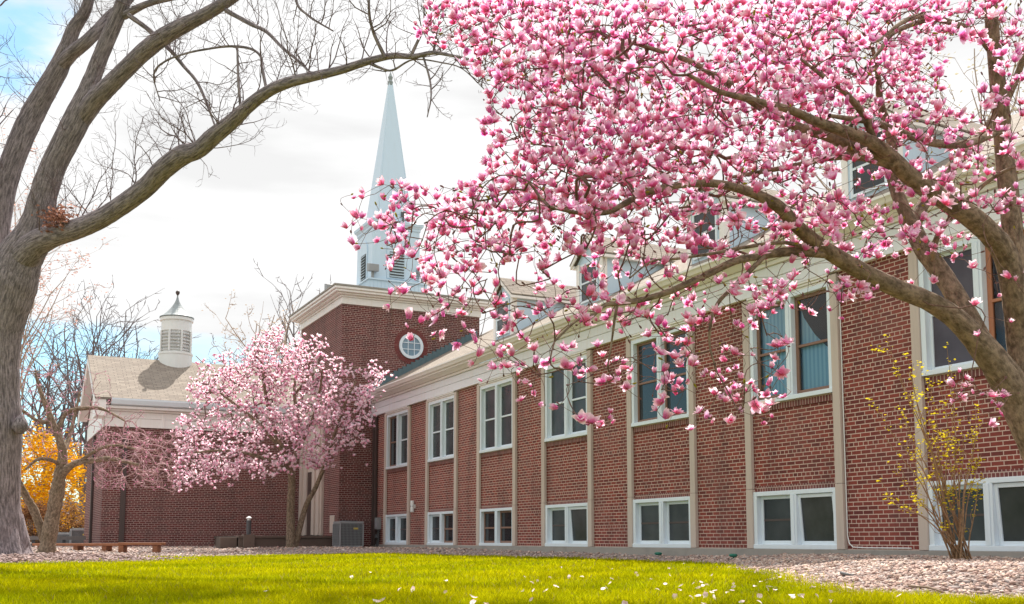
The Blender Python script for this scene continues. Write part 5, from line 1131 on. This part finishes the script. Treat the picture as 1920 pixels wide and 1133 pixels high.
# ================================================================= background trees and hedges
def bare_tree(label, px, ptop, d, spread, n, tw_m, r0, buds=None, lean=0, thin=1.0, group='bare trees behind the building'):
    r0 = r0 * 1.5
    b = at(px, 1010, d); b[2] = 0.2; top = at(px + lean, ptop, d)[2] * 1.06
    t = thing('bare_tree', label, 'tree', b, group); H = top - b[2]; sw = spread * d / F_PX
    rr = H * 0.017 * thin; q = [b + np.array([0, 0, -0.2]), b + np.array([0.05, 0, H * 0.15]), b + np.array([-0.08, 0.1, H * 0.3]), b + np.array([0.1, 0, H * 0.45]), b + np.array([0, 0, H * 0.62])]
    P, R = spline(q, [rr * 1.3, rr, rr * 0.8, rr * 0.6, rr * 0.35], 5); T = Tubes(); T.add(P, R, 8); T.build('trunk', TWIG_FAR if tw_m is TWIG_FAR else BARK_BIG, t)
    T = Tubes(); k = sw / (H * 0.33)
    for i in range(n // 17):
        u = rng.uniform(0.35, 1.0); p = P[int(u * (len(P) - 1))]; a_ = i * 2.4 + rng.normal() * 0.3; out = 0.75 * k * (1.25 - 0.6 * u)
        shoot(T, p, np.array([math.cos(a_) * out, math.sin(a_) * out, 0.8]), H * (0.66 - 0.22 * u) * rng.uniform(0.85, 1.15) * (0.55 if thin < 0.5 else 1.0), rr * 0.42 * (1.2 - 0.5 * u), 3, 0.10, 0.13, 0.62, H * 0.045, r0)
    T.build('crown', tw_m, t); P2 = np.concatenate(T.V)
    if buds is not None:
        bi = rng.integers(0, len(P2), 2600); V, Fq, Cc = leaf_cloud(P2[bi] + rng.standard_normal((2600, 3)) * 0.12, 0.07 + 0.07 * rng.random(2600), np.array(buds) * (0.7 + 0.5 * rng.random((2600, 1))))
        finish('buds', np_mesh('buds', V, [Fq], Cc), LEAF, t, uv=False)['kind'] = 'stuff'
    return t
bare_tree('tall bare tree rising just left of the chapel gable', 152, 600, 62, 110, 420, TWIG_FAR, 0.014)
bare_tree('bare tree behind the chapel ridge, left of the cupola', 232, 628, 70, 80, 300, TWIG_FAR, 0.014)
bare_tree('thin bare tree between the gable and the big trunk', 80, 650, 66, 90, 380, TWIG_FAR, 0.014)
bare_tree('tan budding tree behind the chapel, right of the cupola', 490, 618, 58, 85, 420, TWIG_TAN, 0.014, (0.50, 0.36, 0.24))
bare_tree('bare tree peeping over the chapel roof beside the tower', 560, 590, 62, 50, 200, TWIG_FAR, 0.014)
bare_tree('pinkish budding tree behind the big bare trunk', 5, 215, 44, 70, 620, TWIG_TAN, 0.007, (0.62, 0.38, 0.33), thin=0.35)
bare_tree('pale budding tree behind the wing roof at the upper right', 1840, 120, 33, 160, 420, TWIG_TAN, 0.009, (0.55, 0.50, 0.36), thin=0.6)
def bush(name, label, cat, px0, px1, ytop, ybase, d, dep, nleaf, cols, size, stems=True, group=None):
    A = at((px0 + px1) / 2, ybase, d); w = (px1 - px0) / 2 * d / F_PX; H = (ybase - ytop) * d / F_PX; A[2] = 0.25
    t = thing(name, label, cat, A, group); nc = max(14, int(nleaf / 70)); u = rng.standard_normal((nc, 3)); u /= np.linalg.norm(u, axis=1)[:, None]; u *= (0.55 + 0.45 * rng.random((nc, 1)))
    cc = A + np.array([0, 0, H * 0.52]) + u * np.array([w, dep, H * 0.5]); cc[:, 2] = np.maximum(cc[:, 2], A[2] + 0.1)
    pos = cc[rng.integers(0, nc, nleaf)] + rng.standard_normal((nleaf, 3)) * 0.16 * min(w, H); pos[:, 2] = np.maximum(pos[:, 2], A[2])
    cols = np.array(cols); c = cols[rng.integers(0, len(cols), nleaf)] * (0.65 + 0.6 * rng.random((nleaf, 1)))
    V, Fq, Cc = leaf_cloud(pos, size * (0.6 + 0.8 * rng.random(nleaf)), c)
    finish('crown', np_mesh('crown', V, [Fq], Cc), LEAF, t, uv=False)
    T = Tubes()
    for _ in range(14):
        e = cc[rng.integers(0, nc)]; T.add(np.array([A + np.array([rng.normal() * 0.15, rng.normal() * 0.1, 0]), (A + e) / 2 + rng.standard_normal(3) * 0.1, e]), [0.035, 0.025, 0.01], 5)
    T.build('stems', BARK_MAG, t)
bush('yellow_tree', 'golden yellow flowering tree behind the small redbud', 'tree', 10, 156, 785, 1005, 56, 2.0, 8200, [(0.84, 0.44, 0.015), (0.90, 0.54, 0.02), (0.66, 0.32, 0.02)], 0.15)
bush('brown_hedge', 'clipped russet brown hedge at the left between the tree trunks', 'hedge', 28, 100, 930, 1012, 49, 0.9, 4200, [(0.22, 0.10, 0.05), (0.30, 0.15, 0.07), (0.15, 0.075, 0.04)], 0.09)
bush('brown_hedge', 'rounded russet brown shrub just left of the chapel corner', 'hedge', 92, 160, 938, 1012, 50, 0.9, 3800, [(0.27, 0.13, 0.055), (0.36, 0.20, 0.08), (0.18, 0.09, 0.04)], 0.09)
# far wood closing the skyline, mostly hidden by the buildings
n = 26000; a = rng.uniform(-1.2, 1.2, n); dd = 170 + 60 * rng.random(n); p = np.outer(dd * np.cos(a), _FH) + np.outer(dd * np.sin(a), _R); top = 7 + 3 * np.sin(a * 23) + 2 * np.sin(a * 61 + 1)
p[:, 2] = rng.random(n) ** 0.8 * top
V, Fq, Cc = leaf_cloud(p, 1.0 + 1.1 * rng.random(n), np.array([[0.22, 0.17, 0.16]]) * (0.7 + 0.6 * rng.random((n, 1))))
o = finish('far_woods', np_mesh('far_woods', V, [Fq], Cc), LEAF, uv=False); tag(o, 'distant grey-brown leafless woods on the skyline', 'woods', kind='stuff')

# ================================================================= forsythia shrub by the right windows
bf_ = at(1803, 1046, 13.0); bf_[0] = min(bf_[0], 11.7); bf_[2] = gz1(bf_[0], bf_[1]); dF = float((bf_ - np.array([0, 0, CZ])) @ _F)
fs = thing('forsythia_shrub', 'sparse upright shrub with yellow leaf tips in front of the far right window', 'shrub', bf_)
tipsF = [(1630, 745), (1662, 630), (1680, 690), (1700, 665), (1640, 800), (1690, 760), (1715, 735), (1735, 700), (1775, 648), (1760, 715), (1790, 735), (1655, 925), (1665, 870), (1700, 850), (1745, 790), (1830, 760), (1840, 850), (1820, 800), (1770, 800), (1800, 780), (1725, 830), (1690, 905), (1740, 880), (1835, 900), (1780, 860), (1708, 700)]
T = Tubes(); lp = []
for x, y in tipsF:
    e = at(x, y, dF + rng.uniform(-0.45, 0.35)); s = bf_ + np.array([rng.normal() * 0.06, rng.normal() * 0.06, 0]); mid = s + (e - s) * 0.5; mid[2] += 0.12 * np.linalg.norm((e - s)[:2])
    P, R = spline([s, s + (mid - s) * 0.5 + rng.standard_normal(3) * 0.03, mid, mid + (e - mid) * 0.5 + rng.standard_normal(3) * 0.03, e], [0.011, 0.009, 0.007, 0.005, 0.002], 6); T.add(P, R, 5)
    for _ in range(4):
        i = rng.integers(6, len(P) - 2); q = P[i] + np.array([rng.normal() * 0.16, rng.normal() * 0.16, rng.uniform(0.05, 0.3)]); T.add(np.array([P[i], (P[i] + q) / 2 + rng.standard_normal(3) * 0.02, q]), [0.004, 0.003, 0.0015], 4)
        for t in (0.5, 0.75, 1.0):
            if rng.random() < 0.5: lp.append(P[i] + (q - P[i]) * t)
    for i in range(int(len(P) * 0.62), len(P)):
        if rng.random() < 0.42: lp.append(P[i])
T.build('stems', STEM_YEL, fs)
lp = np.repeat(np.array(lp), 4, 0); lp = lp + rng.standard_normal(lp.shape) * 0.026
V, Fq, Cc = leaf_cloud(lp, 0.022 + 0.028 * rng.random(len(lp)), np.array([[0.82, 0.66, 0.03]]) * (0.65 + 0.5 * rng.random((len(lp), 1))))
finish('leaves', np_mesh('leaves', V, [Fq], Cc), LEAF, fs, uv=False)['kind'] = 'stuff'

# ================================================================= fallen petals and sticks
def petal_me(curl):
    v, f, t = petal_grid(0.06, 0.021, 0.0, 1.0, 0.0, 5, 3); v = np.column_stack([np.linspace(-0.03, 0.03, 5).repeat(3), v[:, 1], np.zeros(15)])
    v[:, 2] = curl * (np.abs(v[:, 0]) / 0.03) ** 2 * 0.014 + (v[:, 1] / 0.02) ** 2 * 0.008
    return np_mesh('petal', v, [f], (1 - t[:, None]) * np.array([[0.88, 0.62, 0.68]]) + t[:, None] * np.array([[0.93, 0.87, 0.86]]))
PM = [petal_me(c) for c in (0.3, 1.0, -0.4)]
for me in PM: me.materials.append(PETAL)
made = 0
while made < 85:
    y = 1052 + 90 * rng.random() ** 0.8; x = rng.uniform(620, 1960) if rng.random() < 0.35 else rng.normal(1350, 230)
    dpt = 0.385 * F_PX / (y - 1013); p = at(x, y, dpt)
    if bed_sd(p[None, :2])[0] > 0.3 or x > 2000: continue
    o = bpy.data.objects.new('fallen_petal', PM[made % 3]); g = gz1(p[0], p[1]); o.location = (p[0], p[1], g + 0.035 + 0.012 * rng.random())
    o.rotation_euler = (rng.normal() * 0.45, rng.normal() * 0.45, rng.random() * 6.28); s = 0.5 + 0.4 * rng.random(); o.scale = (s, s, s); COL.objects.link(o)
    tag(o, 'pale pink magnolia petal lying on the lawn', 'petal', 'fallen petals on the lawn'); made += 1
def stick(label, pts, r, m):
    P = []
    for x, y, dpt in pts: p = at(x, y, dpt); P.append((p[0], p[1], gz1(p[0], p[1]) + 0.03))
    mb = MB(); mb.tube(P, [r, r * 0.9, r * 0.5][:len(P)], 6); o = mb.build('fallen_stick', m, origin=P[0], smooth=True); tag(o, label, 'stick')
stick('thin dark stick lying on the grass near the gravel edge', [(1437, 1101, 8.8), (1447, 1107, 8.6), (1456, 1112, 8.4)], 0.008, BARK_BIG)
stick('long pale stick lying at the front edge of the gravel', [(1705, 1113, 7.9), (1740, 1117, 7.7), (1765, 1120, 7.5)], 0.011, BARK_MAG)
stick('short dark curled stick on the gravel', [(1578, 1090, 10.2), (1590, 1093, 10.0), (1600, 1092, 9.9)], 0.016, DARKGREY)
